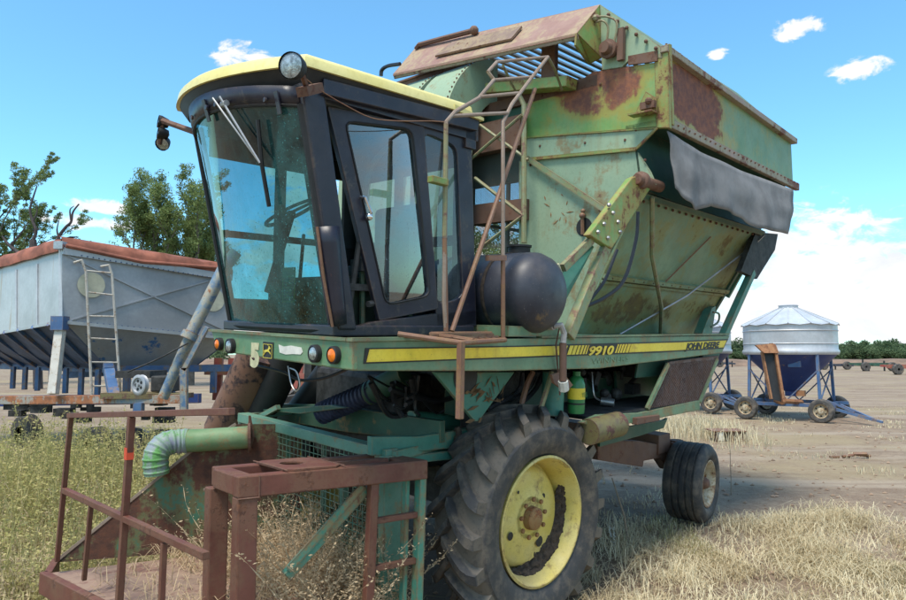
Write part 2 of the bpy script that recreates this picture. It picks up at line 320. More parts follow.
def text(s,size,mat,parent,name,origin,X,Y,shear=0.,thick=.0015,width=None,bold=0.,align='LEFT',label=None):
    cu=bpy.data.curves.new(name,'FONT'); cu.body=s; cu.size=size; cu.shear=shear; cu.extrude=thick; cu.align_x=align; cu.offset=bold
    ob=bpy.data.objects.new('t',cu); COL.objects.link(ob); bpy.context.view_layer.update()
    dg=bpy.context.evaluated_depsgraph_get(); me=bpy.data.meshes.new_from_object(ob.evaluated_get(dg)); bpy.data.objects.remove(ob)
    X=V(X).normalized();Y=V(Y).normalized();Z=X.cross(Y)
    xs=[v.co.x for v in me.vertices]; w=max(xs)-min(xs); k=(width/w) if width else 1.
    mn=min(xs) if align=='LEFT' else (min(xs)+max(xs))/2
    for v in me.vertices:
        c=v.co.copy(); v.co=V(origin)+X*((c.x-mn)*k)+Y*c.y+Z*c.z
    me.materials.clear(); me.materials.append(mt[mat]); o=bpy.data.objects.new(name,me); COL.objects.link(o); o.parent=parent
    if label:o['label']=label
    return o
# ------------------------------------------------------------ world
SUN_EL=66; SUN_AZ=-152     # azimuth from +Y, clockwise
w=bpy.data.worlds.new('World'); S.world=w; w.use_nodes=True; t=NT(w.node_tree)
sky=t.add('ShaderNodeTexSky',sky_type='NISHITA'); sky.sun_disc=False; sky.sun_elevation=R(SUN_EL); sky.sun_rotation=R(SUN_AZ); sky.altitude=200; sky.air_density=1.; sky.dust_density=.6; sky.ozone_density=1.2
tc=t.add('ShaderNodeTexCoord'); sp=t.add('ShaderNodeSeparateXYZ'); t.lk(tc.outputs['Generated'],sp.inputs[0])
az=t.math('ARCTAN2',sp.outputs[0],sp.outputs[1]); el=t.math('ARCSINE',sp.outputs[2])
def lobe(px,py,rx,ry):
    r=ray(px,py).normalized(); a0=math.atan2(r.x,r.y); e0=math.asin(r.z)
    a=t.math('DIVIDE',t.math('SUBTRACT',az,a0),rx/FL); e=t.math('DIVIDE',t.math('SUBTRACT',el,e0),ry/FL)
    return t.math('SUBTRACT',1.,t.math('SQRT',t.math('ADD',t.math('MULTIPLY',a,a),t.math('MULTIPLY',e,e))))
cv=t.add('ShaderNodeCombineXYZ'); t.lk(az,cv.inputs[0]); t.lk(t.math('MULTIPLY',el,1.7),cv.inputs[1])
n1=t.noise(cv.outputs[0],7,9,.62,.3); n2=t.noise(cv.outputs[0],26,7,.62,.4)
lob=None
for q in [(815,268,105,66),(890,272,70,50),(830,300,150,75),(960,310,190,70),(745,320,110,62),(243,57,34,15),(98,208,36,9),(85,222,46,9),(797,28,24,12),(860,70,26,11),(718,54,12,5),(310,160,60,60),(280,250,50,50),(330,235,40,50),(560,300,300,45),(480,250,60,40),(420,330,600,25)]:
    L=lobe(*q); lob=L if lob is None else t.math('MAXIMUM',lob,L)
behind=t.ss(t.math('ABSOLUTE',az),1.0,1.6)
bl=t.math('MULTIPLY',behind,t.ss(t.noise(cv.outputs[0],2.6,8,.6,.3),.42,.62))
cl=t.ss(t.math('ADD',t.math('MULTIPLY',lob,1.25),t.math('ADD',t.math('MULTIPLY',t.math('SUBTRACT',n2,.5),3.4),t.math('MULTIPLY',t.math('SUBTRACT',n1,.5),1.4))),.12,.75)
cl=t.math('MAXIMUM',cl,t.math('MULTIPLY',bl,.9)); cl=t.math('MULTIPLY',cl,t.ss(lob,-.9,.1,.0,1.)) if False else cl
cl=t.math('MAXIMUM',t.math('MULTIPLY',cl,t.math('MAXIMUM',t.ss(lob,-.15,.15),behind)),0.)
cc=t.mix(t.ss(n1,.3,.62),(.80,.84,.90),(1.,1.,1.))
b1=t.add('ShaderNodeBackground'); b1.inputs[1].default_value=.14; t.lk(sky.outputs[0],b1.inputs[0])
hs=t.mix(1.,sky.outputs[0],(.64,1.05,1.12),'MULTIPLY'); t.lk(hs,b1.inputs[0])
b2=t.add('ShaderNodeBackground'); t.lk(cc,b2.inputs[0]); b2.inputs[1].default_value=.60
mx=t.add('ShaderNodeMixShader'); t.lk(cl,mx.inputs[0]); t.lk(b1.outputs[0],mx.inputs[1]); t.lk(b2.outputs[0],mx.inputs[2])
o=t.add('ShaderNodeOutputWorld'); t.lk(mx.outputs[0],o.inputs[0])
sl=bpy.data.lights.new('sun','SUN'); sl.energy=2.7; sl.angle=R(18); sl.color=(1,.93,.82); so=bpy.data.objects.new('sun',sl); COL.objects.link(so)
sd=V((math.sin(R(SUN_AZ))*math.cos(R(SUN_EL)),math.cos(R(SUN_AZ))*math.cos(R(SUN_EL)),math.sin(R(SUN_EL))))
so.rotation_euler=sd.to_track_quat('Z','Y').to_euler(); so.location=(-10,0,20)
S.view_settings.view_transform='Standard'; S.view_settings.look='None'; S.view_settings.exposure=.88; S.view_settings.gamma=1
# ------------------------------------------------------------ ground
def axis(lo,hi,fine_lo,fine_hi,step,grow=1.12):
    a=list(np.arange(fine_lo,fine_hi,step)); s=step; x=a[-1]
    while x<hi: s*=grow; x+=s; a.append(x)
    s=step; x=a[0]
    while x>lo: s*=grow; x-=s; a.insert(0,x)
    return a
def build_ground():
    xs=axis(-900,900,-6,9,.14); ys=axis(-120,1500,-1,14,.14); v=[];f=[]
    for y in ys:
        for x in xs: v.append((x,y,gh(x,y)))
    n=len(xs)
    for j in range(len(ys)-1):
        for i in range(n-1): a=j*n+i; f.append((a,a+1,a+n+1,a+n))
    m,t=newmat('paddock_dirt'); v0=t.coord()
    big=t.noise(v0,.22,5,.6); mid=t.noise(v0,1.3,7,.65,.4); fine=t.noise(v0,11,8,.75); vf=t.noise(v0,60,5,.7)
    c=t.mix(t.ss(mid,.3,.7),(.20,.142,.10),(.30,.232,.165)); c=t.mix(t.math('MULTIPLY',t.ss(fine,.42,.62),.55),c,(.15,.10,.07))
    c=t.mix(t.math('MULTIPLY',t.ss(vf,.5,.66),.5),c,(.37,.30,.215))
    c=t.mix(t.math('MULTIPLY',t.ss(big,.48,.62),.55),c,(.31,.25,.145))
    # vehicle tracks: bands running across the yard
    vr=t.coord(rot=(0,0,R(14)),scale=(.06,1.1,1)); tr=t.noise(vr,1.1,5,.6,.3); c=t.mix(t.math('MULTIPLY',t.ss(tr,.50,.60),.5),c,(.36,.295,.225))
    c=t.mix(t.math('MULTIPLY',t.ss(t.noise(vr,2.7,4,.6),.60,.68),.4),c,(.19,.135,.095))
    # darker brown ground close to the machine
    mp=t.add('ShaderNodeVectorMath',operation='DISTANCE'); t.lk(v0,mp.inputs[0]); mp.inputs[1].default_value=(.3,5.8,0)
    near_dark=t.math('MULTIPLY',t.ss(t.math('ADD',mp.outputs['Value'],t.math('MULTIPLY',mid,2.)),5.,1.8),.8); c=t.mix(near_dark,c,(.14,.095,.065))
    h=t.math('ADD',t.math('MULTIPLY',fine,1.),t.math('ADD',t.math('MULTIPLY',vf,.35),t.math('MULTIPLY',mid,1.5)))
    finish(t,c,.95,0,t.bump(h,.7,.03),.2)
    me=bpy.data.meshes.new('ground'); me.from_pydata(v,[],f); me.polygons.foreach_set('use_smooth',[True]*len(f)); me.materials.append(m)
    o=bpy.data.objects.new('ground',me); COL.objects.link(o); tag(o,kind='structure')
build_ground()
def clods():
    rs=random.Random(31); mb=MB()
    for k in range(2600):
        x=rs.uniform(-3,13); y=rs.uniform(4.5,5+17*rs.random()); r=rs.uniform(.006,.028)*(1+.03*y); c=V((x,y,gh(x,y)+r*.2)); b=len(mb.v)
        for d in ((1,0,0),(-1,0,0),(0,1,0),(0,-1,0),(0,0,.7),(0,0,-.7)): mb.v.append(c+V(d)*r*rs.uniform(.6,1.4))
        for f in ((0,2,4),(2,1,4),(1,3,4),(3,0,4),(2,0,5),(1,2,5),(3,1,5),(0,3,5)): mb.f.append(tuple(b+i for i in f))
    mt['clod']=simple('dirt_clods',(.26,.18,.125),.95,0,.4,2,.3); tag(mb.build('dirt_clods','clod'),'small clods and stones on the bare dirt',kind='stuff')
clods()
# ------------------------------------------------------------ cotton picker (machine frame: x rearward, y inboard, z up)
PK=thing('cotton_picker','old faded green rusty cotton picker with dark blue cab and yellow roof','cotton picker',mat=M.mat)
p=lambda x,y,ax,v: M.px(x,y,ax,v)
def mul(l,**k):
    (ax,v),=k.items(); return [p(a,b,ax,v) for a,b in l]
# ---- platform
Z1=1.82
mt['ochre2']=simple('orange_rust_scratch',(.26,.13,.05),.9,0,.3,20,.1)
mb=MB(); pts=mul([(353,341),(730,335.5),(722,353),(600,368.5),(500,371),(353,371)],y=0); mb.prism(pts,(0,.035,0)); side=mb.build('side_beam','green',PK,bev=.006)
fr=mul([(353,341),(353,371),(217,351),(211,330)],x=-1.715); mb=MB(); mb.prism([q+V((-.001,0,0)) for q in fr],(.035,0,0)); 
fbm=mb.build('front_beam','bump_green',PK,bev=.008)
mb=MB(); mb.box((-1.70,.03,1.785),(3.0,1.6,1.812)); mb.box((-.3,1.6,1.785),(3.0,3.1,1.812)); mb.build('deck','dkgreen',PK)
mb=MB(); mb.box((-1.73,-.012,1.815),(-.62,.045,1.835)); mb.box((-.1,-.010,1.818),(2.98,.04,1.832)); mb.box((-1.73,.05,1.815),(-1.69,1.66,1.832)); mb.build('deck_edge','green',PK)
# rear corner strip of side panel
# stripe
def onside(px,py): q=p(px,py,'y',0); return V((q.x,-.004,q.z))
top=[(365,348),(517,345.7),(660,341.7),(728,339)]; bot=[(727-4,348.5),(660,352.5),(517,358),(363,363.7)]
mb=MB(); mb.prism([onside(*q) for q in top+bot],(0,.003,0)); mb.build('decal_border','blackd',PK)
def L(a,b,f): return (a[0]+(b[0]-a[0])*f,a[1]+(b[1]-a[1])*f)
def edge(px,tb):  # y of inner yellow edge
    e=[(365,349.3),(517,347),(660,343),(728,340.2)] if tb else [(363,362.2),(517,356.6),(660,351.2),(725,347.2)]
    for a,b in zip(e,e[1:]):
        if px<=b[0] or b is e[-1]: return a[1]+(b[1]-a[1])*(px-a[0])/(b[0]-a[0])
def ystrip(x0,x1,name,sl=3.0,mat='stripe'):
    n=max(1,int((x1-x0)/40)); mb=MB()
    tp=[(x0+(x1-x0)*i/n) for i in range(n+1)]
    P=[onside(x+ (sl if i else sl),edge(x,1)) for i,x in enumerate(tp)]+[onside(x,edge(x,0)) for x in reversed(tp)]
    mb.prism([q-V((0,.003,0)) for q in P],(0,.003,0)); return mb
ystrip(366,564,'a').build('yellow_stripe','stripe',PK); ystrip(630,723,'a').build('yellow_stripe','stripe',PK)
mb=MB()
for i,(x,wd) in enumerate([(566.5,3.6),(571,3),(575,2.5),(578.7,2),(582,1.5),(584.8,1.0)]):
    q=ystrip(x,x+wd,'b'); n=len(mb.v); mb.v+=q.v; mb.f+=[tuple(k+n for k in f) for f in q.f]
for i,(x,wd) in enumerate([(614.6,1.),(617,1.3),(619.4,1.6),(622,1.9),(625,2.3),(628,2.0)]):
    q=ystrip(x,x+wd,'b'); n=len(mb.v); mb.v+=q.v; mb.f+=[tuple(k+n for k in f) for f in q.f]
mb.build('stripe_bars','stripe',PK)
a=onside(588,355.1); b=onside(613,354.0); text('9910',.092,'stripe',PK,'model_lettering',a+V((0,-.004,0)),b-a,(0,0,1),shear=.3,width=(b-a).length,bold=.003)
a=onside(684,349.3); b=onside(719,347.2); text('JOHN DEERE',.078,'blackd',PK,'name_lettering',a+V((0,-.005,0)),b-a,(0,0,1),shear=.35,width=(b-a).length,bold=.0035)
a=onside(592,364.2); b=onside(628,360.8)
mg=paint('ghost_lettering',(.115,.215,.125),None,.05,5,.5); mt['ghost']=mg
text('WINNERS',.062,'ghost',PK,'faded_lettering',a+V((0,-.0022,0)),b-a,(0,0,1),shear=.1,width=(b-a).length,thick=.0003)
# front beam fittings
def onf(px,py): q=p(px,py,'x',-1.716); return q
def lamp(px,py,r,ring,lensm,name):
    c=onf(px,py); mb=MB(); mb.lathe([(0,r*1.22),(.03,r*1.2),(.034,r*.98),(.02,r*.97)],c,(-1,0,0),24); h=mb.build(name,ring,PK,True)
    mb=MB(); mb.lathe([(.018,r*.98),(.03,r*.9),(.037,r*.6),(.04,.001)],c,(-1,0,0),24); mb.build('lens',lensm,h,True)
lamp(221,344,.036,'rubber','amber','indicator_lamp'); lamp(232.5,346,.042,'rubber','lens','work_lamp'); lamp(317,353.5,.042,'rubber','lens','work_lamp'); lamp(336,355,.041,'rubber','amber','indicator_lamp')
c=onf(250.5,365.); text('5',.19,'creamdec',PK,'number_decal',c+V((-.003,0,.002)),(0,-1,0),(0,0,1),bold=.014,thick=.001,width=.11)
c=onf(268.5,350); mb=MB(); mb.box((c.x-.004,c.y-.063,c.z-.055),(c.x-.001,c.y+.063,c.z+.05)); pl=mb.build('emblem_plate','blackd',PK,bev=.001)
# leaping deer in a rounded border
mb=MB(); o0=c+V((-.0062,0,-.004))
def f2(pts,th=.0015): mb.prism([o0+V((0,-a,b)) for a,b in pts],(-th,0,0))
f2([(-.045,-.005),(-.03,.004),(-.012,.006),(.004,.010),(.014,.022),(.012,.03),(.018,.027),(.022,.032),(.024,.024),(.036,.016),(.033,.011),(.022,.012),(.018,-.001),(.03,-.008),(.038,-.02),(.033,-.02),(.026,-.012),(.008,-.006),(-.012,-.007),(-.028,-.014),(-.044,-.03),(-.047,-.028),(-.034,-.011)])
f2([(.010,.03),(.002,.036),(-.004,.034),(.0,.040),(.010,.035)])
for (x0,y0,x1,y1) in [(-.054,-.045,-.05,.04),(.05,-.045,.054,.04),(-.05,.038,.05,.041),(-.05,-.046,.05,-.043)]: f2([(x0,y0),(x1,y0),(x1,y1),(x0,y1)])
mb.build('deer_emblem','ydec',pl)
mb=MB(); mb.prism([onf(*q)+V((-.003,0,0)) for q in [(279,344.5),(284,346.5),(291,345.5),(301.5,347.5),(303,352),(301,354.5),(293,354),(286,354.5),(280,352.5)]],(.002,0,0)); mb.build('torn_sticker','whitep',PK)
# ---- cab
CAB=MB(); A=V((-1.61,.28,1.865)); At=V((-1.905,.28,3.17)); B=V((-1.61,1.55,1.865)); Bt=V((-1.91,1.55,3.20)); CR=(-.5,.28,1.88); 
cabo=MB(); cabo.box((-1.66,.26,1.832),(-.50,1.58,1.895)); cabo.build('cab_base','cab',PK,bev=.008)
def wpt(u,v,off=0.):            # curved windscreen: u 0=left pillar .. 1=far pillar, v 0 bottom 1 top
    bot_=A.lerp(B,u); top_=At.lerp(Bt,u); q=bot_.lerp(top_,v); bul=4*u*(1-u); q.x-=bul*(.05+.16*v)+off; q.z+=.03*bul*v; return q
VT=.945
g_w=glass('teal_windscreen_glass',(.13,.42,.47),.40,1.3,(.10,.26,.25),arc=((-2.1,1.25,3.2),.28,.86)); mt['wglass']=g_w; mt['dglass']=glass('door_glass',(.40,.54,.58),.22,2.2,(.22,.30,.34))  # windscreen's teal dust colour also paints haze into the glass
WS=MB().sheet(lambda u,v:wpt(u,v*VT),18,10).build('windscreen','wglass',PK,True)
mb=MB(); mb.sheet(lambda u,v:wpt(u,VT-.004+v*(1-VT+.02),.012),18,2); mb.build('windscreen_header','cab',PK,True,solid=.02)
mb=MB(); mb.tube([wpt(i/14,.0,.012) for i in range(15)],.022,6); mb.tube([wpt(i/14,VT-.005,.012) for i in range(15)],.012,6); mb.tube([wpt(0,i/8*VT,.01) for i in range(9)],.02,6); mb.tube([wpt(1,i/8*VT,.01) for i in range(9)],.014,6); mb.build('windscreen_seal','rubber',PK,True)
mb=MB()
for u in (.13,.5,.72,.42,.36): 
    q=wpt(u,.955,.03); mb.lathe([(0,.014),(.012,.014),(.014,.001)],q,(-1,0,0),8)
for u in (.08,.52): 
    a_=wpt(u,.99,.03); b_=wpt(u,.90,.03); mb.beam(a_,b_,.035,.008,up=(1,0,0))
mb.build('seal_clip','cab',WS)
# pillars
mb=MB(); mb.prism([A+V((-.02,-.03,0)),A+V((.11,-.03,0)),At+V((.14,-.03,.04)),At+V((-.02,-.03,.04))],(0,.11,0)); mb.build('front_pillar','cab',PK,bev=.015)
mb=MB(); mb.beam(B+V((.03,.02,0)),Bt+V((.03,.02,0)),.05,.05); mb.build('front_pillar','cab',PK,bev=.01)
q=[p(323,226,'y',.2),p(345,226,'y',.2),p(351,322,'y',.2),p(338,327,'y',.2)]
mb=MB(); 
def blist(u,v):
    a=q[0].lerp(q[3],v); b=q[1].lerp(q[2],v); r=a.lerp(b,u); r.y+=.07*(2*u-1)**2; return r
mb.sheet(blist,8,6); mb.build('pillar_guard','cab',PK,True,solid=.012)
mb=MB(); mb.tube([q[0]+V((0,.055,.0)),q[0].lerp(q[3],.5)+V((-.012,.05,0)),q[3]+V((0,.05,0))],.009,6); mb.build('guard_edge','rustpipe',PK,True)
# side wall frame with rear window: polygons at y=.28
def sidep(px,py,y=.28): return p(px,py,'y',y)
YS=.27
def quadframe(outer,inner,y,th,name,mat,par,bev=.006):
    mb=MB(); O=[p(a,b,'y',y) for a,b in outer]; I=[p(a,b,'y',y) for a,b in inner]; n=len(O)
    base=len(mb.v)
    for off in (0,th):
        for P_ in (O,I):
            for r in P_: mb.v.append(r+V((0,off,0)))
    for i in range(n):
        j=(i+1)%n
        mb.f+=[(i,j,n+j,n+i),(2*n+i,3*n+i,3*n+j,2*n+j),(i,2*n+i,2*n+j,j),(n+i,n+j,3*n+j,3*n+i)]
    return mb.build(name,mat,par,bev=bev)
def rounded(c,r=6,n=4):        # c: 4 px corners -> rounded polygon, n points per corner
    out=[]
    for i in range(4):
        P0,P1,P2=V((*c[i-1],0)),V((*c[i],0)),V((*c[(i+1)%4],0)); a=P1+(P0-P1).normalized()*r; b=P1+(P2-P1).normalized()*r
        for k in range(n):
            t_=k/(n-1); q_=a*(1-t_)**2+P1*2*t_*(1-t_)+b*t_*t_; out.append((q_.x,q_.y))
    return out
def expand(c,n=4): return [c[i] for i in range(4) for _ in range(n)]
def outerpts(c,n=4):
    out=[]
    for i in range(4):
        P0,P1,P2=V((*c[i-1],0)),V((*c[i],0)),V((*c[(i+1)%4],0))
        for k in range(n):
            t_=k/(n-1)*2-1; q_=P1+((P0-P1).normalized()*max(0,-t_)+(P2-P1).normalized()*max(0,t_))*3; out.append((q_.x,q_.y))
    return out
rwi=[(424,132),(457,146),(463,298),(437,305)]; rwo=[(415,117),(471.5,131),(476.5,324),(438,330)]
quadframe(outerpts(rwo),rounded(rwi,9),.28,.04,'cab_side_frame','cab',PK)
mb=MB(); mb.face(*[p(a,b,'y',.30) for a,b in rounded(rwi,9)]); mb.build('side_window','dglass',PK)
# lower sill
mb=MB(); mb.prism([sidep(*q_) for q_ in [(345,330),(372,322),(440,313),(476,310),(476.5,326),(340,333)]],(0,.04,0)); mb.build('cab_sill','cab',PK,bev=.005)
# door (a little ajar at its front edge)
DY=.22
do=[(327.5,106),(424,126),(438.5,309),(379.5,321)]; di=[(345,121),(412,129),(430,296),(386,305)]
def dplane(px,py):            # door plane hinged at rear edge, front edge swung out
    a=M.loc(CC); r=M.R@ray(px,py); # plane through hinge line x=-.9,y=.27 and normal tilted
    n=V((math.sin(R(-5)),-math.cos(R(-5)),0)); h=V((-.9,.26,2)); t_=(h-a).dot(n)/r.dot(n); return a+r*t_
door=MB(); O=[dplane(*q_) for q_ in outerpts(do)]; I=[dplane(*q_) for q_ in rounded(di,9)]; n=len(O)
for off in (0,.035):
    for P_ in (O,I):
        for r_ in P_: door.v.append(r_+V((0,off,0)))
for i in range(n):
    j=(i+1)%n; door.f+=[(i,j,n+j,n+i),(2*n+i,3*n+i,3*n+j,2*n+j),(i,2*n+i,2*n+j,j),(n+i,n+j,3*n+j,3*n+i)]
DO=door.build('door','cab',PK,bev=.007,label='dark blue cab door standing slightly open')
MB_=MB(); MB_.face(*[r_+V((0,.018,0)) for r_ in I]); MB_.build('door_glass','dglass',DO)
mb=MB(); pts=I+[I[0]]; mb.tube([r_+V((0,-.002,0)) for r_ in pts],.007,6); mb.build('glass_seal','rubber',DO,True)
a_=dplane(361,197);b_=dplane(366,218); mb=MB(); mb.tube([a_+V((0,-.0,0)),a_+V((0,-.04,-.01)),b_+V((0,-.045,.03)),b_+V((0,-.02,0))],.012,8); mb.sphere(b_+V((0,-.03,.005)),.024,6); mb.build('door_handle','chrome',DO,True)
# top rail, gutter, roof
mb=MB(); mb.prism([p(324,78,'y',.22),p(480,119,'y',.22),p(478,131,'y',.22),p(324,94,'y',.22)],(0,.06,0)); mb.build('roof_rail','cab',PK,bev=.005)
mb=MB(); mb.box((-1.78,.26,3.16),(-.5,.34,3.30)); mb.box((-.62,.26,3.1),(-.52,1.6,3.3)); mb.box((-1.8,1.52,3.16),(-.5,1.6,3.3)); mb.build('cab_top_frame','cab',PK)
# roof outline in plan: front curved
def roofplan(ins=0.):
    pts=[]
    n=16
    for i in range(n+1):
        u=i/n; y=.2+ins+(1.66-.2-2*ins)*u; x=-1.93-.21*math.sin(PI*u)**.85-.06*u+ins; pts.append((x,y))
    pts+=[(-1.3,1.66-ins),(-.62-ins,1.66-ins),(-.62-ins,.2+ins)]; return pts
def roofz(x,y): 
    return 3.355-.02*(x+1.9)*-.5-( .03*max(0,(-1.6-x)))*1.0
mb=MB(); 
lv=[(3.305,0.0),(3.355,.008),(3.378,.03),(3.39,.12)]; rings=[]
for z,ins in lv:
    base=len(mb.v); rp=roofplan(ins)
    for (x,y) in rp: mb.v.append(V((x,y,z- .05*max(0,-1.55-x)*(1 if z<3.4 else .8)+ (.025*(y-.2)/1.4 if x<-1.5 else 0))))
    rings.append((base,len(rp)))
for (a_,n_),(b_,_) in zip(rings,rings[1:]):
    for i in range(n_): j=(i+1)%n_; mb.f.append((a_+i,a_+j,b_+j,b_+i))
mb.f.append(tuple(range(rings[-1][0],rings[-1][0]+n_))); mb.f.append(tuple(reversed(range(rings[0][0],rings[0][0]+n_)))); mb.build('roof','yellow',PK,True)
mb=MB(); rings=[]
for z,ins in [(3.225,.06),(3.31,.015)]:
    base=len(mb.v); rp=roofplan(ins)
    for (x,y) in rp: mb.v.append(V((x,y,z-.05*max(0,-1.55-x)+ (.025*(y-.2)/1.4 if x<-1.5 else 0))))
    rings.append((base,len(rp)))
(a_,n_),(b_,_)=rings
for i in range(n_): j=(i+1)%n_; mb.f.append((a_+i,a_+j,b_+j,b_+i))
mb.f.append(tuple(reversed(range(a_,a_+n_)))); mb.build('roof_lining','rubber',PK,True)
mb=MB(); mb.prism([p(455,104,'y',.2),p(484,118,'y',.2),p(484,121,'y',.2),p(455,110,'y',.2)],(0,.3,0)); mb.build('roof_tail','yellow',PK)
# interior
mb=MB(); mb.box((-.55,.32,1.87),(-.53,1.55,2.15)); mb.box((-.55,.32,3.0),(-.53,1.55,3.2)); mb.box((-.57,.33,1.87),(-.52,.42,3.2)); mb.box((-.57,1.45,1.87),(-.52,1.57,3.2)); mb.build('cab_rear_frame','cabin',PK)
mb=MB(); mb.box((-1.62,1.54,1.87),(-.55,1.575,2.05)); mb.beam((-1.25,1.555,1.9),(-1.25,1.555,3.2),.06); mb.beam((-1.7,1.555,2.50),(-.55,1.555,2.50),.045); mb.box((-.68,1.54,1.87),(-.55,1.575,3.2)); mb.box((-1.8,1.54,3.02),(-.55,1.575,3.2)); mb.build('cab_far_side_frame','cabin',PK)
mb=MB(); mb.box((-.56,.4,2.45),(-.53,1.5,2.52)); mb.box((-.56,1.0,2.1),(-.53,1.07,3.0)); mb.build('rear_window_bar','cabin',PK)
a_=[p(259,266,'x',-1.45),p(318,266,'x',-1.45),p(320,325,'x',-1.45),p(262,325,'x',-1.45)]
mt['dash']=simple('dark_green_console',(.03,.045,.03),.8,0,.3,10,.2)
mb=MB(); mb.box((-1.5,.45,1.87),(-1.18,1.2,2.19)); mb.box((-1.45,1.15,1.87),(-1.2,1.36,2.17)); ds=mb.build('console','dash',PK,bev=.02)
c=p(289,285,'x',-1.51); mb=MB(); mb.box((c.x-.003,c.y-.075,c.z-.115),(c.x,c.y+.075,c.z+.115)); lb=mb.build('warning_label','ydec',ds)
mb=MB(); mb.box((c.x-.005,c.y-.062,c.z-.10),(c.x-.003,c.y+.062,c.z+.05))
mb.build('label_panel','dash',lb); text('CAUTION',.03,'blackd',lb,'label_lettering',c+V((-.004,.05,.065)),(0,-1,0),(0,0,1),width=.10,thick=.0005)
mb=MB()
for k in range(6): mb.box((c.x-.0065,c.y-.05+.006*(k%2),c.z-.085+.022*k),(c.x-.005,c.y+.05,c.z-.079+.022*k))
mb.build('label_text_line','ydec',lb)
cw0=p(292,212,'x',-1.2); mb=MB(); mb.tube([(-1.38,cw0.y,2.1),tuple(cw0)],.03,8); mb.build('steering_column','cabin',PK)
mb=MB(); cw=p(292,212,'x',-1.2); nx=V((.55,0,-.83)).normalized(); e1=V((0,1,0)); e2=nx.cross(e1)
ring=[cw+(e1*math.cos(a)+e2*math.sin(a))*.21 for a in [2*PI*i/28 for i in range(29)]]; mb.tube(ring,.014,6)
for a in (0,2.1,4.2): mb.tube([cw,cw+(e1*math.cos(a)+e2*math.sin(a))*.21],.012,6)
mb.build('steering_wheel','rubber',PK,True)
mb=MB(); mb.tube([(-1.42,1.0,2.15),(-1.3,1.15,2.5)],.012,6); mb.tube([(-1.1,.5,1.9),(-1.15,.42,2.4)],.012,6); mb.sphere((-1.15,.42,2.42),.025,5); mb.build('control_lever','rubber',PK)
mb=MB(); mb.box((-1.0,.62,1.87),(-.6,1.12,2.2)); mb.box((-.72,.62,2.2),(-.58,1.12,2.75)); mb.box((-1.02,.6,2.2),(-.6,1.14,2.3)); mb.build('operator_seat','dkseat' if 'dkseat' in mt else 'cabin',PK,bev=.04)
mb=MB(); mb.box((-1.2,.34,2.55),(-.9,.42,2.62)); mb.tube(cat([(-1.35,.4,1.9),(-1.37,.38,2.7),(-1.2,.4,3.0),(-.9,.42,3.15)],6),.018,6); mb.tube([(-1.0,.36,1.9),(-1.0,.36,3.15)],.016,6); mb.build('grab_rail','dkgreen',PK,True)
mb=MB(); mb.tube([(-1.38,.31,2.02),(-1.0,.4,2.08)],.02,6); mb.box((-1.5,.33,2.1),(-1.2,.45,2.14)); mb.tube([(-1.5,.36,1.9),(-1.42,.33,2.5)],.018,6); mb.box((-1.42,.33,2.22),(-1.16,.44,2.29)); mb.build('pedal_linkage','engine',PK)
# wiper
mb=MB(); w0=p(216,103,'x',-2.1); 
def onw(px,py,off=.03):
    best=None
    for i in range(41):
        for j in range(41):
            q_=wpt(i/40,j/40,off); s_=proj(M.wld(q_)); d_=(s_[0]-px)**2+(s_[1]-py)**2
            if best is None or d_<best[0]: best=(d_,q_)
    return best[1]
def proj(wp):
    d=wp-CC; z=d.dot(FW); return (453+FL*d.dot(RT)/z,300-FL*d.dot(UP)/z)
mb.tube([onw(219,99,.06),onw(262,162,.07)],.007,6); mb.tube([onw(214,101,.06),onw(261,163,.07)],.006,6); mb.build('wiper_arm','steel',PK)
mb=MB(); mb.tube([onw(260,118,.05),onw(262,162,.06),onw(270,204,.05)],.012,6); mb.build('wiper_blade','rubber',PK)
mb=MB(); q_=onw(226,100,.05); mb.tube([q_,q_+V((0,.05,0))],.018,8); mb.build('wiper_motor_cap','steel',PK,True)
# spotlight on near front corner, lamp cluster on far corner
c=p(292,66,'x',-2.12); d_=V((-.9,-.45,-.1)).normalized()
mb=MB(); mb.lathe([(.02,.066),(-.0,.069),(-.05,.055),(-.09,.03),(-.10,.001)],c,d_,24); sp_=mb.build('spotlight','rubber',PK,True); mb=MB(); mb.lathe([(.012,.062),(.02,.04),(.022,.001)],c,d_,24); mb.build('lens','lens',sp_,True)
mb=MB(); mb.beam(p(302,92,'x',-1.98),p(318,88,'x',-1.85),.07,.05); mb.tube([c-d_*.08,p(306,86,'x',-1.95)],.016,6); mb.build('spotlight_bracket','rustmetal',PK)
c=p(161,122,'x',-1.95); mb=MB(); mb.tube([wpt(1,.97,.0),c+V((0,-.04,0))],.022,6); mb.tube([c+V((0,-.03,.0)),c+V((0,.02,-.16))],.014,6); mb.build('lamp_arm','rustmetal',PK)
for dx,dz,r_ in ((.0,-.0,.045),(.0,-.08,.045),(.03,-.145,.05)):
    cc_=c+V((dx,dx,dz)); mb=MB(); dd=V((-.6,-.5,-.5)).normalized() if dz<-.1 else V((-.8,.2,.1)).normalized(); mb.lathe([(.02,r_),(0,r_*1.02),(-.05,r_*.7),(-.06,.001)],cc_,dd,14); h=mb.build('work_light','rubber',PK,True); mb=MB(); mb.lathe([(.01,r_*.93),(.018,.001)],cc_,dd,14); mb.build('lens','lens',h,True)
mb=MB(); mb.tube(cat([p(*q_,'y',.15) for q_ in [(305,78),(320,90),(345,105),(372,118),(400,121),(428,121),(446,122)]],4),.003,4); mb.build('loose_wire','rustpipe',PK)
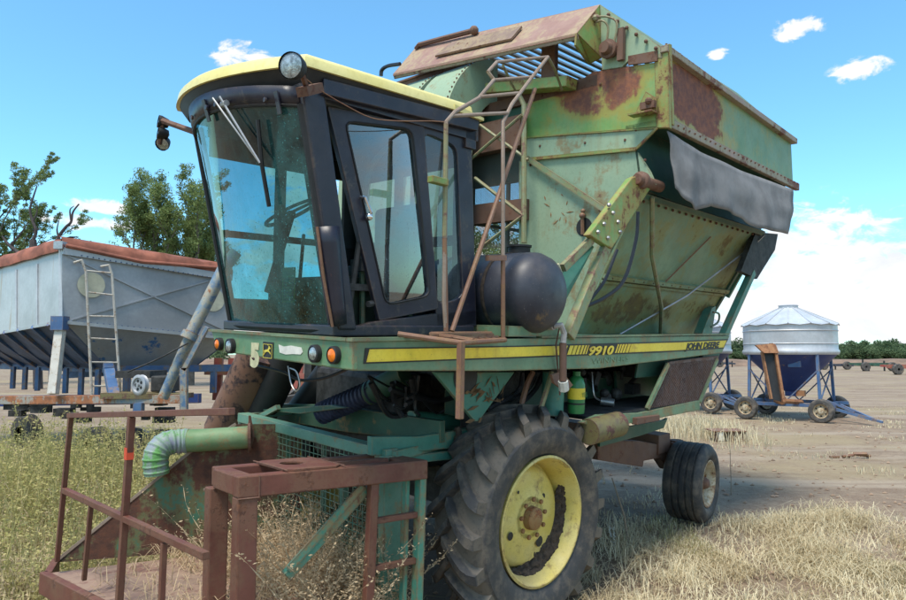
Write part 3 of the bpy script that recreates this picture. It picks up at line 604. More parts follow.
# ---- side ladder, hand rails and catwalk step
LR=[p(446,331,'y',-.02),p(444,300,'y',-.02),p(446,160,'y',.0),p(446,122,'y',.0),p(455,112,'y',.03),p(479,98,'y',.15),p(494,80,'y',.25),p(488,72,'y',.28),p(497,62,'y',.3)]
LQ=[p(503,338,'y',-.02),p(503,200,'y',-.02),p(503,122,'y',0.02),p(512,104,'y',.06),p(530,80,'y',.15),p(548,57,'y',.22)]
mb=MB(); mb.tube(LR,.0135,8); mb.tube(LQ,.0135,8); LD=mb.build('ladder_rails','railpink',PK,True)
mb=MB(); mb.tube([LR[0]+V((0,-.001,0)),p(444.5,238,'y',-.011)],.0150,8); mb.build('rust_red_rail_foot','rustpipe',LD,True); mb=MB(); mb.tube([LQ[0]+V((0,-.001,0)),p(503,258,'y',-.02)],.0150,8); mb.build('rust_red_rail_foot','rustpipe',LD,True)
mb=MB(); mb.tube([p(444.5,237,'y',-.01),p(446,124,'y',.0)],.0147,8); mb.build('green_rail_section','railgreen',LD,True)
for a_,b_ in [((497,62,.3),(548,57,.22)),((495,80,.25),(533,77,.16)),((480,97,.15),(520,93,.1)),((452,116,.02),(507,113,.03))]:
    mb=MB(); mb.tube([p(a_[0],a_[1],'y',a_[2]),p(b_[0],b_[1],'y',b_[2])],.012,8); mb.build('rung','railpink',LD,True)
mb=MB(); mb.tube([p(548,57,'y',.22),p(555,70,'x',.9),p(562,90,'x',1.15)],.012,8); mb.tube([p(503,66,'y',.3),p(515,90,'x',.9),p(519,98,'x',1.2)],.011,8); mb.build('ladder_stay','railgreen',PK,True)
mb=MB(); mb.tube([p(535,89,'y',.16),p(497,200,'y',.0),p(452,331,'y',-.04)],.015,8); mb.build('diagonal_brace_tube','rustpipe',PK,True)
mb=MB(); mb.tube([p(519,95,'x',1.15),p(524,105,'x',1.15),p(524,243,'x',1.1)],.026,8); mb.build('access_post','railgreen',PK,True)
mb=MB(); mb.tube([p(522,115,'x',1.1),p(470,160,'x',1.1)],.016,6); mb.tube([p(480,125,'x',1.1),p(528,160,'x',1.15)],.016,6); mb.tube([p(524,215,'x',1.1),p(478,250,'x',1.1)],.018,6); mb.tube([p(524,216,'x',1.1),p(475,178,'x',1.1)],.018,6); mb.build('cross_stay','railgreen',PK,True)
mb=MB()
for a_,b_ in [((527,158),(611,214)),((611,214),(616,222))]: mb.beam(p(*a_,'x',1.26),p(*b_,'x',1.26),.05,.02,up=(1,0,0))
mb.build('flat_brace','railgreen',PK)
mb=MB(); a_=p(430,214,'y',-.0); mb.beam(p(430,179,'y',-.01),p(446,183,'y',-.01),.05,.04); mb.build('rung','rustgreen',LD,bev=.004)
mb=MB(); mb.beam(p(490,90,'x',1.2),p(572,83,'x',1.2),.16,.10); mb.build('step_ledge','rustgreen',PK,bev=.005)
mb=MB(); mb.beam(p(487,258,'y',-.02),p(505,258,'y',-.02),.03,.035); mb.build('pipe_clamp','rustpipe',PK)
# step platform in front of door with leg
mb=MB(); z=1.85; a_=p(398,334,'y',.02); b_=p(461,343,'y',-.26); c_=p(505,340,'y',-.08); d_=V((b_.x,.0,z))
yo=b_.y
mb.tube([a_,b_,c_],.016,8); mb.tube([b_.lerp(c_,.25)+V((0,0,.01)),(b_.x+.05,.04,z),(c_.x,.04,z)],.014,8)
for k in range(9):
    f=k/8; q_=b_.lerp(c_,f); mb.beam(q_,(q_.x,.04,q_.z+.02),.010,.016)
for k in range(3): f=(k+.5)/3; mb.beam(b_.lerp(V((b_.x,.04,z)),f),c_.lerp(V((c_.x,.04,z)),f),.010,.014)
mb.build('step_grating','rustpipe',PK)
mb=MB(); q1=M.loc(CC); mb.beam(b_+V((0,0,.01)),p(459.5,419,'y',b_.y),.036,.036); mb.build('grab_post','rustpipe',PK,bev=.004)
# ---- black tank, filler cap, valve and pipe
tc0=V((-.15,-.03,2.13)); RT_=.285
mb=MB(); prof=[(-.11,.001),(-.105,.10),(-.085,.19),(-.035,.25),(.03,.28),(.1,RT_),(.115,RT_-.008),(.135,RT_-.008),(.15,RT_),(.45,RT_),(.465,RT_-.008),(.49,RT_-.008),(.5,RT_),(.9,RT_),(1.0,.26),(1.06,.17),(1.09,.001)]
mb.lathe(prof,tc0,(0,1,0),40); TK=mb.build('spray_tank','tank',PK,True)
mb=MB(); q_=p(519,252,'y',.35); mb.lathe([(-.06,.085),(.03,.085),(.035,.095),(.05,.095),(.052,.001)],(q_.x,.35,q_.z-.0),(0,0,1),20); mb.build('filler_cap','rubber',TK,True)
mb=MB(); mb.lathe([(0,RT_+.004),(.03,RT_+.004)],tc0+V((0,.27,0)),(0,1,0),40); mb.lathe([(0,RT_+.004),(.03,RT_+.004)],tc0+V((0,.75,0)),(0,1,0),40); mb.build('tank_strap','mud',TK,True,solid=.004)
mb=MB(); mb.box((-.45,.0,1.83),(.1,1.0,1.9)); mb.build('tank_cradle','green',PK)
vq=[p(554,326,'y',-.05),p(561,325,'y',-.09),p(564,333,'y',-.09),p(563,343,'y',-.09)]
mb=MB(); mb.tube(vq,.022,8); mb.tube([vq[0]+V((0,.06,0)),vq[0]],.03,8); mb.build('valve','pvc',PK,True)
mb=MB(); mb.tube([p(563,343,'y',-.09),p(563,381,'y',-.09)],.026,10); mb.tube([p(560,325,'y',-.02),p(556,345,'y',-.03),p(560,395,'y',0)],.006,5); mb.build('drain_pipe','rustmetal',PK,True)
mb=MB(); mb.tube([p(563,381,'y',-.09),p(564,390,'y',-.08)],.036,8); mb.build('pipe_fitting','whitep',PK,True)
mb=MB(); mb.prism([p(*q_,'y',-.02) for q_ in [(552,375),(562,371),(573,385),(566,392),(554,383)]],(0,.02,0)); mb.build('fitting_plate','rustpipe',PK)
mb=MB(); mb.beam(p(557,264,'y',-.04)+V((0,-.16,0))*0+V((.0,0,0)),p(560,274,'y',-.04),.03,.02); mb.build('tank_sticker','creamdec',TK)
# ---- basket
XF=1.3
bf=lambda l,x=XF:[p(a,b,'x',x) for a,b in l]
mb=MB(); mb.prism(bf([(526,92),(575,84),(593,72),(659,62),(657.5,126.5),(527,137)]),(.03,0,0)); mb.build('basket_front_upper','bfront',PK,label='bright green front panel with large rust patch')
mb=MB(); mb.prism(bf([(521,138.5),(656,128.5),(637,148),(521,159.5)],XF-.012),(.03,0,0)); mb.build('basket_front_band','pale',PK)
mb=MB()
fp=bf([(519,161),(636,149.8),(650,172),(655,184),(640,196),(604,262),(573,336),(519,336)]); mb.prism(fp,(.03,0,0)); BF=mb.build('basket_front','pale',PK)
mb=MB(); mb.beam(bf([(521,160)],XF-.02)[0],bf([(636,149)],XF-.02)[0],.02,.03); mb.beam(bf([(636,149)],XF-.02)[0],bf([(657,128)],XF-.02)[0],.015,.02); mb.beam(bf([(521,138)],XF-.02)[0],bf([(657,128)],XF-.02)[0],.012,.012); mb.build('panel_seam','rustgreen',PK)
# dark front continuing behind the ducts (basket front towards far side)
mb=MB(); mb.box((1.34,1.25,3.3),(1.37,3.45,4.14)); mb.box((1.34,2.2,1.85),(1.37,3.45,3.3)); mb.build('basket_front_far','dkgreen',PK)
mb=MB(); mb.box((1.2,1.3,3.62),(1.33,2.2,3.92)); mb.build('cross_beam','rustmetal',PK); mb=MB(); mb.box((1.22,1.25,2.90),(1.33,2.2,3.10)); mb.build('cross_beam','rustmetal',PK)
mb=MB(); q1=p(484,160,'x',1.3); q2=p(520,246,'x',1.3); mb.prism([(1.31,1.30,q2.z),(1.31,2.1,q2.z),(1.31,2.1,q1.z+.3),(1.31,1.30,q1.z+.3)],(.004,0,0)); mb.build('perforated_screen','screen',PK)
mb=MB(); random.seed(21)
for (a,b) in [(547,205),(551,215),(556,222),(562,195),(567,203),(563,214),(570,212),(560,219),(566,221),(545,198)]:
    c_=p(a,b,'x',XF-.001); an=random.uniform(0,PI); d_=V((0,math.cos(an),math.sin(an)))*random.uniform(.02,.05); n_=V((0,-d_.z,d_.y)).normalized()*random.uniform(.004,.008); mb.prism([c_-d_,c_+n_,c_+d_,c_-n_],(-.002,0,0))
mb.build('panel_scratches','ochre2',PK)
mb=MB()
for (a,b) in [(540,146),(585,143),(625,140),(541,96),(600,84),(636,130),(645,160),(530,165)]: mb.sphere(p(a,b,'x',XF-.012),.014,3)
mb.build('panel_bolts','rustmetal',PK)
# hole with bolt
c=p(584,227,'x',XF-.004); mb=MB(); mb.lathe([(0,.085),(.003,.001)],c,(-1,0,0),20); mb.build('hand_hole','rubber',PK); mb=MB(); mb.tube([c+V((-.02,0,-.07)),c+V((-.03,0,.1))],.018,6); mb.sphere(c+V((-.03,0,.1)),.03,5); mb.sphere(p(583,211,'x',XF-.03),.022,5); mb.build('hole_latch','rustpipe',PK,True)
# side
def sd_(px,py,y=-.1): return p(px,py,'y',y)
y0=-.14; mb=MB()
TL,TR,BR,BL=sd_(664,53,y0),sd_(791,143,y0+.04),sd_(793,184,y0+.04),sd_(667,124,y0)
mb.prism([TL,TR,BR,BL],(0,.03,0)); mb.build('basket_side_upper','bside',PK,label='green upper side panel with rust patch')
mb=MB(); mb.beam(TL+V((-.04,-.02,.02)),TR+V((.05,-.02,.02)),.07,.06); mb.build('top_trim','pinktrim',PK,bev=.006)
mb=MB(); mb.beam(BL+V((-.02,-.02,-.0)),BR+V((.08,-.02,-.03)),.05,.08); mb.build('lower_trim','pinktrim',PK,bev=.006)
mb=MB(); mb.beam(TL+V((0,-.025,.06)),BL+V((0,-.025,-.02)),.07,.045,up=(1,0,0)); mb.prism(bf([(654,56),(668,50),(669,128),(656,128)],XF-.006),(.05,0,0)); mb.build('corner_post','rustgreen',PK,bev=.005)
mb=MB()
for k in range(26):
    q_=TL.lerp(TR,k/25)+V((0,-.02,.065)); mb.sphere(q_,.013,3)
for k in range(30):
    q_=BL.lerp(BR,k/29)+V((0,-.05,.0)); mb.sphere(q_,.01,3)
mb.build('trim_bolts','rustmetal',PK)
mb=MB(); q_=p(650,103,'x',XF-.03); mb.prism([q_+V((0,.14,-.09)),q_+V((0,-.07,-.09)),q_+V((0,-.07,.02)),q_+V((0,.03,.10))],(-.02,0,0)); mb.box((q_.x-.1,q_.y-.07,q_.z-.1),(q_.x,q_.y+.15,q_.z-.085)); mb.build('corner_bracket','rustgreen',PK); mb=MB(); mb.box((q_.x-.06,q_.y-.07,q_.z-.06),(q_.x-.02,q_.y+.06,q_.z+.0)); mb.sphere(q_+V((-.06,-.02,.0)),.03,5); mb.build('bracket_bolt','rustmetal',PK)
# inner recess behind the curtain: sloped green sheet from trim down to the pivot line
RX=4.28
I0=V((XF,.12,3.62)); I1=V((RX,.12,3.5)); K0=p(642,192,'x',XF); K1=V((3.93,.06,2.95))
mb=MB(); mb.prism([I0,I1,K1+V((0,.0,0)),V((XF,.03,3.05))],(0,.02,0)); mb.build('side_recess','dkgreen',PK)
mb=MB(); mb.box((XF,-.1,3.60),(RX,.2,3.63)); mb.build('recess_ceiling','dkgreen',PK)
# underside sloped panel
U0=V((XF+.01,.04,3.03)); U1=V((3.93,.05,2.97)); U2=V((3.80,.70,1.78)); U3=V((XF+.01,.70,1.80))
mb=MB(); mb.prism([U0,U1,U2,U3],(0,.03,.012)); UN=mb.build('basket_underside','under',PK)
nrm=V((0,-.87,-.48))
def und(s_,t_,o_=.0): return U0.lerp(U1,s_).lerp(U3.lerp(U2,s_),t_)+nrm*o_
mb=MB(); mb.beam(und(0,.56,.02),und(1,.56,.02),.045,.05,up=nrm); mb.beam(und(0,.60,.012),und(1,.60,.012),.03,.02,up=nrm); mb.build('horizontal_rib','under',PK)
mb=MB(); mb.beam(und(0,.01,.02),und(1,.01,.02),.05,.05,up=nrm); mb.beam(und(.995,.0,.01),und(.995,1,.01),.05,.03,up=nrm); mb.build('edge_angle','dkgreen',PK)
mb=MB(); 
for k in range(20): mb.sphere(und((k+.5)/20,.045,.012),.014,3)
for k in range(14): mb.sphere(und((k+.5)/14,.56,.045),.009,3)
mb.build('rivets','rustmetal',PK)
mb=MB(); mb.tube([und(.03,.0,.06),und(.16,.35,.12),und(.43,.72,.1),und(.60,1.0,.05)],.02,6); mb.build('stay_rod','railgreen',PK,True)
mb=MB(); mb.tube([und(.21,1.0,.07),und(.6,.62,.08),und(.95,.12,.06),und(1.0,.02,.05)],.010,6); mb.build('thin_stay','steel',PK,True)
mb=MB(); mb.tube([und(.42,.55,.02),und(.58,.15,.02)],.008,5); mb.build('thin_rod','rustpipe',PK)
# far, rear, bottom and inner walls of the basket
mb=MB(); mb.prism([(RX,-.09,3.55),(RX,-.09,4.02),(RX,.5,4.7),(RX,3.4,4.75),(RX,3.4,1.85),(3.82,.72,1.82),(3.95,.08,2.98),(RX,.12,3.2)],(.03,0,0)); mb.build('basket_rear','green',PK)
mb=MB(); mb.prism([(XF+.03,3.42,1.85),(RX,3.42,1.85),(RX,3.42,2.5),(XF+.03,3.42,2.5)],(0,.03,0)); mb.build('basket_far_side','green',PK)
mb=MB(); mb.face((XF+.03,3.43,2.5),(RX,3.43,2.5),(RX,3.43,4.7),(XF+.03,3.43,4.7)); mb.build('perforated_screen','screen',PK)
mb=MB()
for k in range(5): x_=XF+.06+k*.73; mb.beam((x_,3.45,2.5),(x_,3.45,4.7),.05,.04)
mb.beam((XF,3.45,4.7),(RX,3.45,4.7),.08,.06); mb.beam((XF,3.45,3.2),(RX,3.45,3.2),.05,.04); mb.build('far_side_posts','dkgreen',PK)
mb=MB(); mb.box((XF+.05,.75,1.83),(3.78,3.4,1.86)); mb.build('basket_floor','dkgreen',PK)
# curtain
N=40
def curt(u,v):
    tpx=[(667,131),(700,152),(740,170),(793,190)]; bpx=[(672,160),(676,188),(684,200),(697,210),(712,206),(728,212),(742,218),(757,228),(772,231),(790,234)]
    def interp(l,u):
        s_=u*(len(l)-1); i=min(int(s_),len(l)-2); f=s_-i; return (l[i][0]+(l[i+1][0]-l[i][0])*f,l[i][1]+(l[i+1][1]-l[i][1])*f)
    a=p(*interp(tpx,u),'y',-.17); bp=interp(bpx[1:],u); b=p(*bp,'y',-.22-.03*math.sin(u*9)); q_=a.lerp(b,v); q_.y+=.018*math.sin(u*19+v*2)*v+.012*math.sin(u*41+1+3*v)*v+.02*noise.noise(V((u*5,v*3,2)))-.05*v*(1-v); return q_
CT=MB().sheet(curt,N,12).build('side_curtain','tarp',PK,True,solid=.008,label='torn grey canvas curtain')
# pivot arm assemblies
def arm(dx,dark=False):
    G='rustgreen' if not dark else 'dkgreen'; G2='railgreen' if not dark else 'dkgreen'
    P1=V((1.13+dx,-.05,3.10)); pts=[p(a,b,'y',-.05)+V((dx,0,0)) for a,b in [(632,178),(646,172),(655,182),(612,249),(589,235)]]
    mb=MB(); mb.prism(pts,(0,.06,0)); o_=mb.build('pivot_arm',G,PK,bev=.008)
    mb=MB(); c_=V((P1.x,-.06,P1.z)); mb.lathe([(0,.001),(0,.042),(.03,.046),(.05,.05),(.06,.072),(.11,.072)],c_+V((-.08,.0,0)),V((1,.1,0)),18); mb.tube([c_+V((0,.02,0)),c_+V((.35,.03,0))],.05,12); mb.build('pivot_pin','rustmetal',o_,True)
    mb=MB()
    for (a,b) in [(609,205),(613,213),(604,224),(618,222),(598,232),(608,238),(620,232)]:
        mb.sphere(p(a,b,'y',-.055)+V((dx,0,0)),.018,4)
    mb.build('bolts','steel' if not dark else 'rustmetal',o_)
    mb=MB(); a_=p(608,240,'y',-.0)+V((dx,0,0)); b_=p(568,337,'y',.0)+V((dx,0,0)); mb.beam(a_,b_,.09,.07,up=(0,1,0)); mb.build('support_post',G2,PK,bev=.006)
    return o_
arm(0)
# far (rear) arm placed from the photo
mb=MB(); q_=[p(a,b,'y',.05) for a,b in [(756,232),(778,234),(775,250),(757,279),(741,271)]]; mb.prism(q_,(0,.06,0)); mb.build('pivot_arm','engine',PK)
mb=MB(); mb.beam(p(752,272,'y',.08),p(723,336,'y',.08),.07,.07,up=(0,1,0)); mb.build('support_post','teal',PK)
mb=MB(); mb.beam(p(741,272,'y',.3),p(727,297,'y',.45),.05,.05); mb.build('rear_brace','teal',PK); mb=MB(); mb.prism([p(a,b,'y',.45) for a,b in [(712,308),(716,306),(712,334),(702,334)]],(0,.1,0)); mb.tube(cat([p(a,b,'y',.4) for a,b in [(713,312),(719,314),(718,322),(711,327)]],4),.012,6); mb.build('rear_bracket','teal',PK)
mb=MB(); mb.prism([p(a,b,'y',.06) for a,b in [(588,241),(594,247),(566,300),(562,297)]]+[p(550,300,'y',.1),p(560,275,'y',.1)],(0,.03,0)); mb.build('brace_plate','teal',PK)
mb=MB(); mb.beam(p(591,240,'y',.0),p(563,268,'y',.02),.06,.04,up=(0,1,0)); mb.build('brace_arm','railgreen',PK)
mb=MB(); mb.tube(cat([p(638,212,'y',.03),p(636,240,'y',.02),p(624,280,'y',0),p(604,298,'y',.02),p(580,310,'y',.05),p(568,330,'y',.06)],5),.016,6); mb.tube(cat([p(617,250,'y',.05),p(605,280,'y',.04),p(590,300,'y',.04),p(575,320,'y',.08)],5),.014,6); mb.build('hydraulic_hose','hose',PK,True)
# ---- roof hood, gable and ducts
h0=p(600,4.5,'x',XF); h1=p(577,33,'y',h0.y); 
h2=p(417,46,'x',XF); h3=p(393,74,'y',h2.y+.02)
h1.z=h1.z; 
mb=MB(); mb.prism([h0,h1,h3,h2],(0,0,-.025)); HD=mb.build('discharge_hood','hood',PK,label='sun-faded rusty hood over the duct outlets')
mb=MB(); mb.prism([h1+V((0,0,0)),h1+V((0.02,0,-.05)),h3+V((.02,0,-.05)),h3],(.012,0,0)); mb.build('hood_lip','pinktrim',HD)
hh=lambda s_,t_: h0.lerp(h2,s_).lerp(h1.lerp(h3,s_),t_)
up_=(h0-h1).cross(h2-h0).normalized(); up_=up_ if up_.z>0 else -up_
mb=MB(); 
q4=[hh(.33,.28),hh(.72,.28),hh(.76,.72),hh(.33,.72)]
mt['hood2']=paint('hatch_rust',(.17,.10,.07),None,.4,5,.6,r1=(.2,.1,.07),ry=(.3,.22,.12)); mb.prism([q_+up_*.004 for q_ in q4],up_*.022); mb.build('hood_hatch','hood2',HD)
mb=MB(); mb.tube([p(416,49,'x',1.24),p(419,45,'x',1.24),p(445,38,'x',1.24),p(472,31,'x',1.24)],.028,6); mb.sphere(p(474,30.5,'x',1.24),.05,5); mb.build('hood_bar','rustmetal',HD,True)
g1=p(603,52,'x',XF); g2=p(579,62,'y',h0.y)
mb=MB(); mb.prism([h0,p(602,58,'x',XF),p(590,64,'x',XF),p(576,45,'y',h0.y),h1],(0,.02,0)); mb.build('hood_end','rustgreen',HD)
mb=MB(); mb.prism(bf([(600,4.5),(662,47.5),(662,58),(632,57),(622,67),(602,70),(601,40)],XF-.01),(.03,0,0)); GB=mb.build('gable_plate','pale',PK)
mb=MB(); mb.prism(bf([(628,56),(657,50.5),(657,61),(628,65)],XF-.025),(.02,0,0)); mb.build('rust_strip','rustmetal',PK)
mb=MB(); gp=bf([(604,6),(661,46)],XF-.03); 
for k in range(6): mb.sphere(gp[0].lerp(gp[1],(k+.5)/6)+V((0,0,-.05)),.018,4)
mb.build('gable_bolts','rustmetal',GB)
c=p(610,50,'x',XF-.05); mb=MB(); mb.lathe([(0,.001),(0,.05),(.05,.06),(.055,.085),(.09,.085),(.095,.06),(.16,.06)],c+V((-.1,0,0)),(1,0,0),14); mb.box((c.x-.02,c.y-.14,c.z-.12),(c.x+.02,c.y-.08,c.z+.16)); mb.build('hydraulic_motor','rustmetal',PK,True)
mb=MB(); mb.tube(cat([p(596,17,'x',1.2),p(608,17,'x',1.2),p(617,24,'x',1.22),p(613,48,'x',1.22)],5),.010,6); mb.tube(cat([p(596,22,'x',1.2),p(603,21,'x',1.2),p(608,28,'x',1.22),p(606,46,'x',1.22)],5),.010,6); mb.sphere(p(596,18,'x',1.2),.035,4); mb.build('hydraulic_line','railgreen',PK,True)
# roof: slats from ridge to far side, front-near slope
mb=MB(); 
for k in range(15):
    y=h0.y+.06+k*.115; mb.box((XF+.02,y,4.70),(RX,y+.05,4.72))
mb.build('roof_slats','galv_dark',PK)
mb=MB(); mb.box((XF+.02,2.2,4.70),(RX,3.42,4.72)); mb.box((XF+.04,2.2,4.1),(XF+.07,3.42,4.7)); mb.build('roof_panel','rustmetal',PK)
mb=MB(); mb.prism([(XF,h0.y,h0.z-.02),(RX,h0.y,h0.z-.1),(RX,-.1,4.06),(XF,-.12,4.22)],(0,0,.02)); mb.build('roof_near_slope','green',PK)
mb=MB(); mb.box((XF,.5,4.05),(XF+.05,3.4,4.15)); mb.beam((1.28,1.02,4.1),(1.28,1.02,4.62),.16,.05,up=(1,0,0)); mb.build('opening_frame','rustmetal',PK)
def duct(y0,y1,name='cotton_duct'):
    ys=(y0,y1); out=[]; inn=[]
    for i in range(13):
        a=R(90)*i/12; out.append((1.42-.78*math.cos(a)*1.,4.62-1.0+1.0*math.sin(a))); inn.append((1.42-.36*math.cos(a),4.62-1.0+.55*math.sin(a)))
    out=[(.5,1.9),(.60,3.0)]+out; inn=[(.9,1.9),(.98,3.0)]+inn
    mb=MB(); n=len(out); b=len(mb.v)
    for y in ys:
        for (x,z) in out: mb.v.append(V((x,y,z)))
        for (x,z) in inn: mb.v.append(V((x,y,z)))
    for i in range(n-1):
        mb.f+=[(i,i+1,2*n+i+1,2*n+i),(n+i,3*n+i,3*n+i+1,n+i+1),(i,n+i,n+i+1,i+1),(2*n+i,2*n+i+1,3*n+i+1,3*n+i)]
    o_=mb.build(name,'pale',PK,True)
    mb=MB(); 
    for i in range(2,n-1):
        for f in (.25,.75):
            a_=V((out[i][0],y0,out[i][1])).lerp(V((out[i+1][0],y0,out[i+1][1])),f); mb.sphere(a_+V((-.005,.03,0)),.011,3)
    mb.build('duct_rivets','rustmetal',o_)
for y in (1.80,2.38,2.96): duct(y,y+.50)
mb=MB(); mb.tube(cat([p(*q_,'x',.9) for q_ in [(381,76),(382,70),(388,66),(400,64)]],5),.022,6); mb.build('hydraulic_hose','hose',PK,True)
q1=p(417,72,'x',.85); mb=MB(); 
mb.sheet(lambda u,v:(.80+.05*math.sin(v*6),2.95+u*.45,4.05+v*.42),6,6); mb.build('torn_flap','rustpipe',PK,True,solid=.01)
# ---- underbody
mb=MB(); pl=[p(a,b,'y',.25) for a,b in [(434,372),(515,372),(477,424)]]; mb.prism([pl[0],pl[1],pl[1].lerp(pl[2],.95),pl[0].lerp(pl[2],.95)],(0,.03,0)); GP=mb.build('axle_bracket','teal',PK,bev=.005)
c=p(466,374,'y',.245); mb=MB(); mb.lathe([(0,.115),(.003,.001)],V((c.x,.246,c.z-.02)),(0,-1,0),24); mb.build('bracket_hole','rubber',GP)
mt['ochre']=simple('bare_rust_scrape',(.12,.07,.03),.9,0,.3,20,.1)
mb=MB()
def scr(px,py,l,a,w=.012):
    c_=p(px,py,'y',.244); d_=V((math.cos(a),0,math.sin(a)))*l/2; mb.beam(c_-d_,c_+d_,w,.002,up=(0,1,0)) if False else mb.prism([c_-d_*1.,c_+V((0,0,w*.6)),c_+d_*1.,c_-V((0,0,w*.6))],(0,-.003,0))
random.seed(3)
for k in range(16): scr(494+random.uniform(-7,9),391+random.uniform(-10,11),random.uniform(.04,.11),random.uniform(0,PI),random.uniform(.01,.02))
for k in range(9): scr(473+random.uniform(-7,8),391+random.uniform(-4,5),random.uniform(.06,.15),random.uniform(-.1,.9),random.uniform(.015,.03))
scr(473,408,.12,.2,.02); scr(480,420,.05,.6,.03); scr(470,421,.1,.1,.025)
mb.build('paint_scrapes','ochre',GP)
mb=MB(); mb.box((-.06,.30,.45),(.12,3.0,.75)); mb.box((-.25,.5,.5),(.35,.62,1.8)); mb.box((-.25,2.6,.5),(.35,2.72,1.8)); mb.build('drive_axle','engine',PK)
mb=MB(); mb.box((-.55,1.0,.75),(.25,2.1,1.5)); mb.box((-.2,.7,1.35),(.3,2.4,1.75)); mb.build('transmission_case','engine',PK,bev=.05)
mb=MB(); mb.box((-.3,.62,1.22),(3.2,.74,1.40)); mb.box((-.3,2.4,1.22),(3.2,2.52,1.40)); mb.box((2.2,.7,1.25),(2.35,2.45,1.4)); mb.build('chassis_rails','dkgreen',PK)
# long teal lift beam beside the wheel and beams under cab
mb=MB(); a_=p(395,452,'y',.40); b_=p(480,432,'y',.40)
def px2(l,y,th,name,mat,par=PK,bev=.004): 
    mb=MB(); mb.prism([p(a,b,'y',y) for a,b in l],(0,th,0)); return mb.build(name,mat,par,bev=bev)
px2([(372,437),(420,436.5),(478,427),(478,446),(455,448),(372,456)],.46,.05,'lift_beam','teal')
px2([(395,458),(455,450),(470,449),(470,458),(395,465)],.47,.12,'lift_beam_lower','teal')
mb=MB(); mb.tube([p(410,420,'y',.8),p(480,424,'y',.8)],.07,10); mb.build('cross_tube','teal',PK,True)
mb=MB(); mb.tube(cat([p(457,427,'y',.43),p(459,434,'y',.42),p(456,444,'y',.42),p(460,452,'y',.43)],4),.022,6); mb.build('rusty_chain','mud',PK)
def pxx(l,x,th,name,mat,bev=.004):
    mb=MB(); mb.prism([p(a,b,'x',x) for a,b in l],(th,0,0)); return mb.build(name,mat,PK,bev=bev)
pxx([(243,403),(330,405),(352,408),(440,421),(440,443),(345,432),(300,424),(243,414)],-.62,.05,'cross_beam','dkgreen')
pxx([(255,410),(330,405),(345,408),(300,414)],-.9,.05,'cross_beam','dkgreen')
mb=MB(); mb.tube([p(322,413,'x',-.8),p(372,392,'x',-.7)],.075,12); 
for k in range(14): 
    q_=p(322,413,'x',-.8).lerp(p(372,392,'x',-.7),k/13); d_=(p(372,392,'x',-.7)-p(322,413,'x',-.8)).normalized(); mb.lathe([(-.008,.075),(0,.092),(.008,.075)],q_,d_,14)
mb.build('corrugated_hose','bluecap',PK,True)
mb=MB(); mb.tube([p(368,394,'x',-.7),p(405,375,'x',-.6)],.09,14); mb.build('hose_sleeve','dkgreen',PK,True)
# fan housings / picking head tops under the cab
mb=MB(); mb.lathe([(0,.001),(0,.10),(-.05,.2),(-.12,.27),(-.2,.28),(-.4,.28)],p(322,388,'x',-.1),(0,0,1),22); mb.build('navy_cap','bluecap',PK,True)
mb=MB(); mb.tube([p(225,432,'x',-1.0),p(262,352,'x',-.9)],.19,16); mb.build('duct_boot','rustboot',PK,True,label='rusty slanting suction tube')
mb=MB(); mb.tube([p(252,430,'x',-.85),p(290,352,'x',-.75)],.15,16); mb.tube([p(290,425,'x',-.5),p(330,372,'x',-.4)],.13,14); mb.build('duct_boot','rubber',PK,True)
mb=MB(); random.seed(11)
for k in range(14):
    x0_,y0_=random.uniform(365,430),random.uniform(373,390); x1_,y1_=random.uniform(385,475),random.uniform(395,428)
    y_=random.uniform(.5,1.1); mb.tube(cat([p(x0_,y0_,'y',y_),p((x0_+x1_)/2+random.uniform(-8,8),(y0_+y1_)/2+random.uniform(2,16),'y',y_+.05),p(x1_,y1_,'y',y_)],5),random.choice([.008,.012,.016,.02]),5)
for k in range(8):
    x0_=random.uniform(500,545); y_=random.uniform(.25,.6); mb.tube(cat([p(x0_,372,'y',y_),p(x0_-10+random.uniform(-8,8),392,'y',y_+.05),p(x0_-35,408+random.uniform(-5,10),'y',y_)],5),random.choice([.01,.016,.02]),5)
mb.build('hydraulic_hoses','hose',PK,True)
mb=MB(); mb.tube(cat([p(*q_,'x',-1.55) for q_ in [(255,365),(283,372),(300,380),(325,378),(350,368)]],4),.010,5); mb.tube(cat([p(*q_,'x',-1.62) for q_ in [(289,368),(292,385),(297,390),(299,380),(294,368)]],5),.006,5); mb.build('hanging_cable','hose',PK,True)
mb=MB(); mb.tube(cat([p(*q_,'x',-1.64) for q_ in [(288,366),(291,383),(296,391),(300,385),(297,372),(290,368)]],5),.005,5); mb.build('loop_wire','steel',PK,True)
mb=MB(); mb.tube(cat([p(533,372,'y',.3),p(527,385,'y',.3),p(520,410,'y',.3)],5),.022,6); mb.build('rusty_hose','rustpipe',PK,True)
mb=MB(); mb.tube([p(552,372,'y',.12),p(541,408,'y',.12)],.02,6); mb.build('brace_rod','railgreen',PK)
mb=MB(); mb.tube([p(554,372,'y',.2),p(552,415,'y',.2)],.085,16); mb.build('hydraulic_reservoir','teal',PK,True)
c0=p(576,413,'y',.12); mb=MB(); mb.lathe([(0,.001),(0,.062),(.03,.066),(.22,.066),(.27,.05),(.285,.03),(.32,.03),(.322,.001)],V((c0.x,.12,c0.z)),(0,0,1),20); EX=mb.build('gas_bottle','extg',PK,True)
mb=MB(); mb.lathe([(0,.0675),(.085,.0675)],V((c0.x,.12,c0.z+.11)),(0,0,1),20); mb.build('bottle_label','stripe',EX,True); mb=MB(); mb.lathe([(0,.068),(.012,.068)],V((c0.x,.12,c0.z+.07)),(0,0,1),20); mb.build('bottle_strap','rubber',EX,True)
text('YES',.05,'extg',EX,'label_lettering',V((c0.x-.03,.048,c0.z+.13)),(1,-.1,0),(0,0,1),width=.06,thick=.0005)
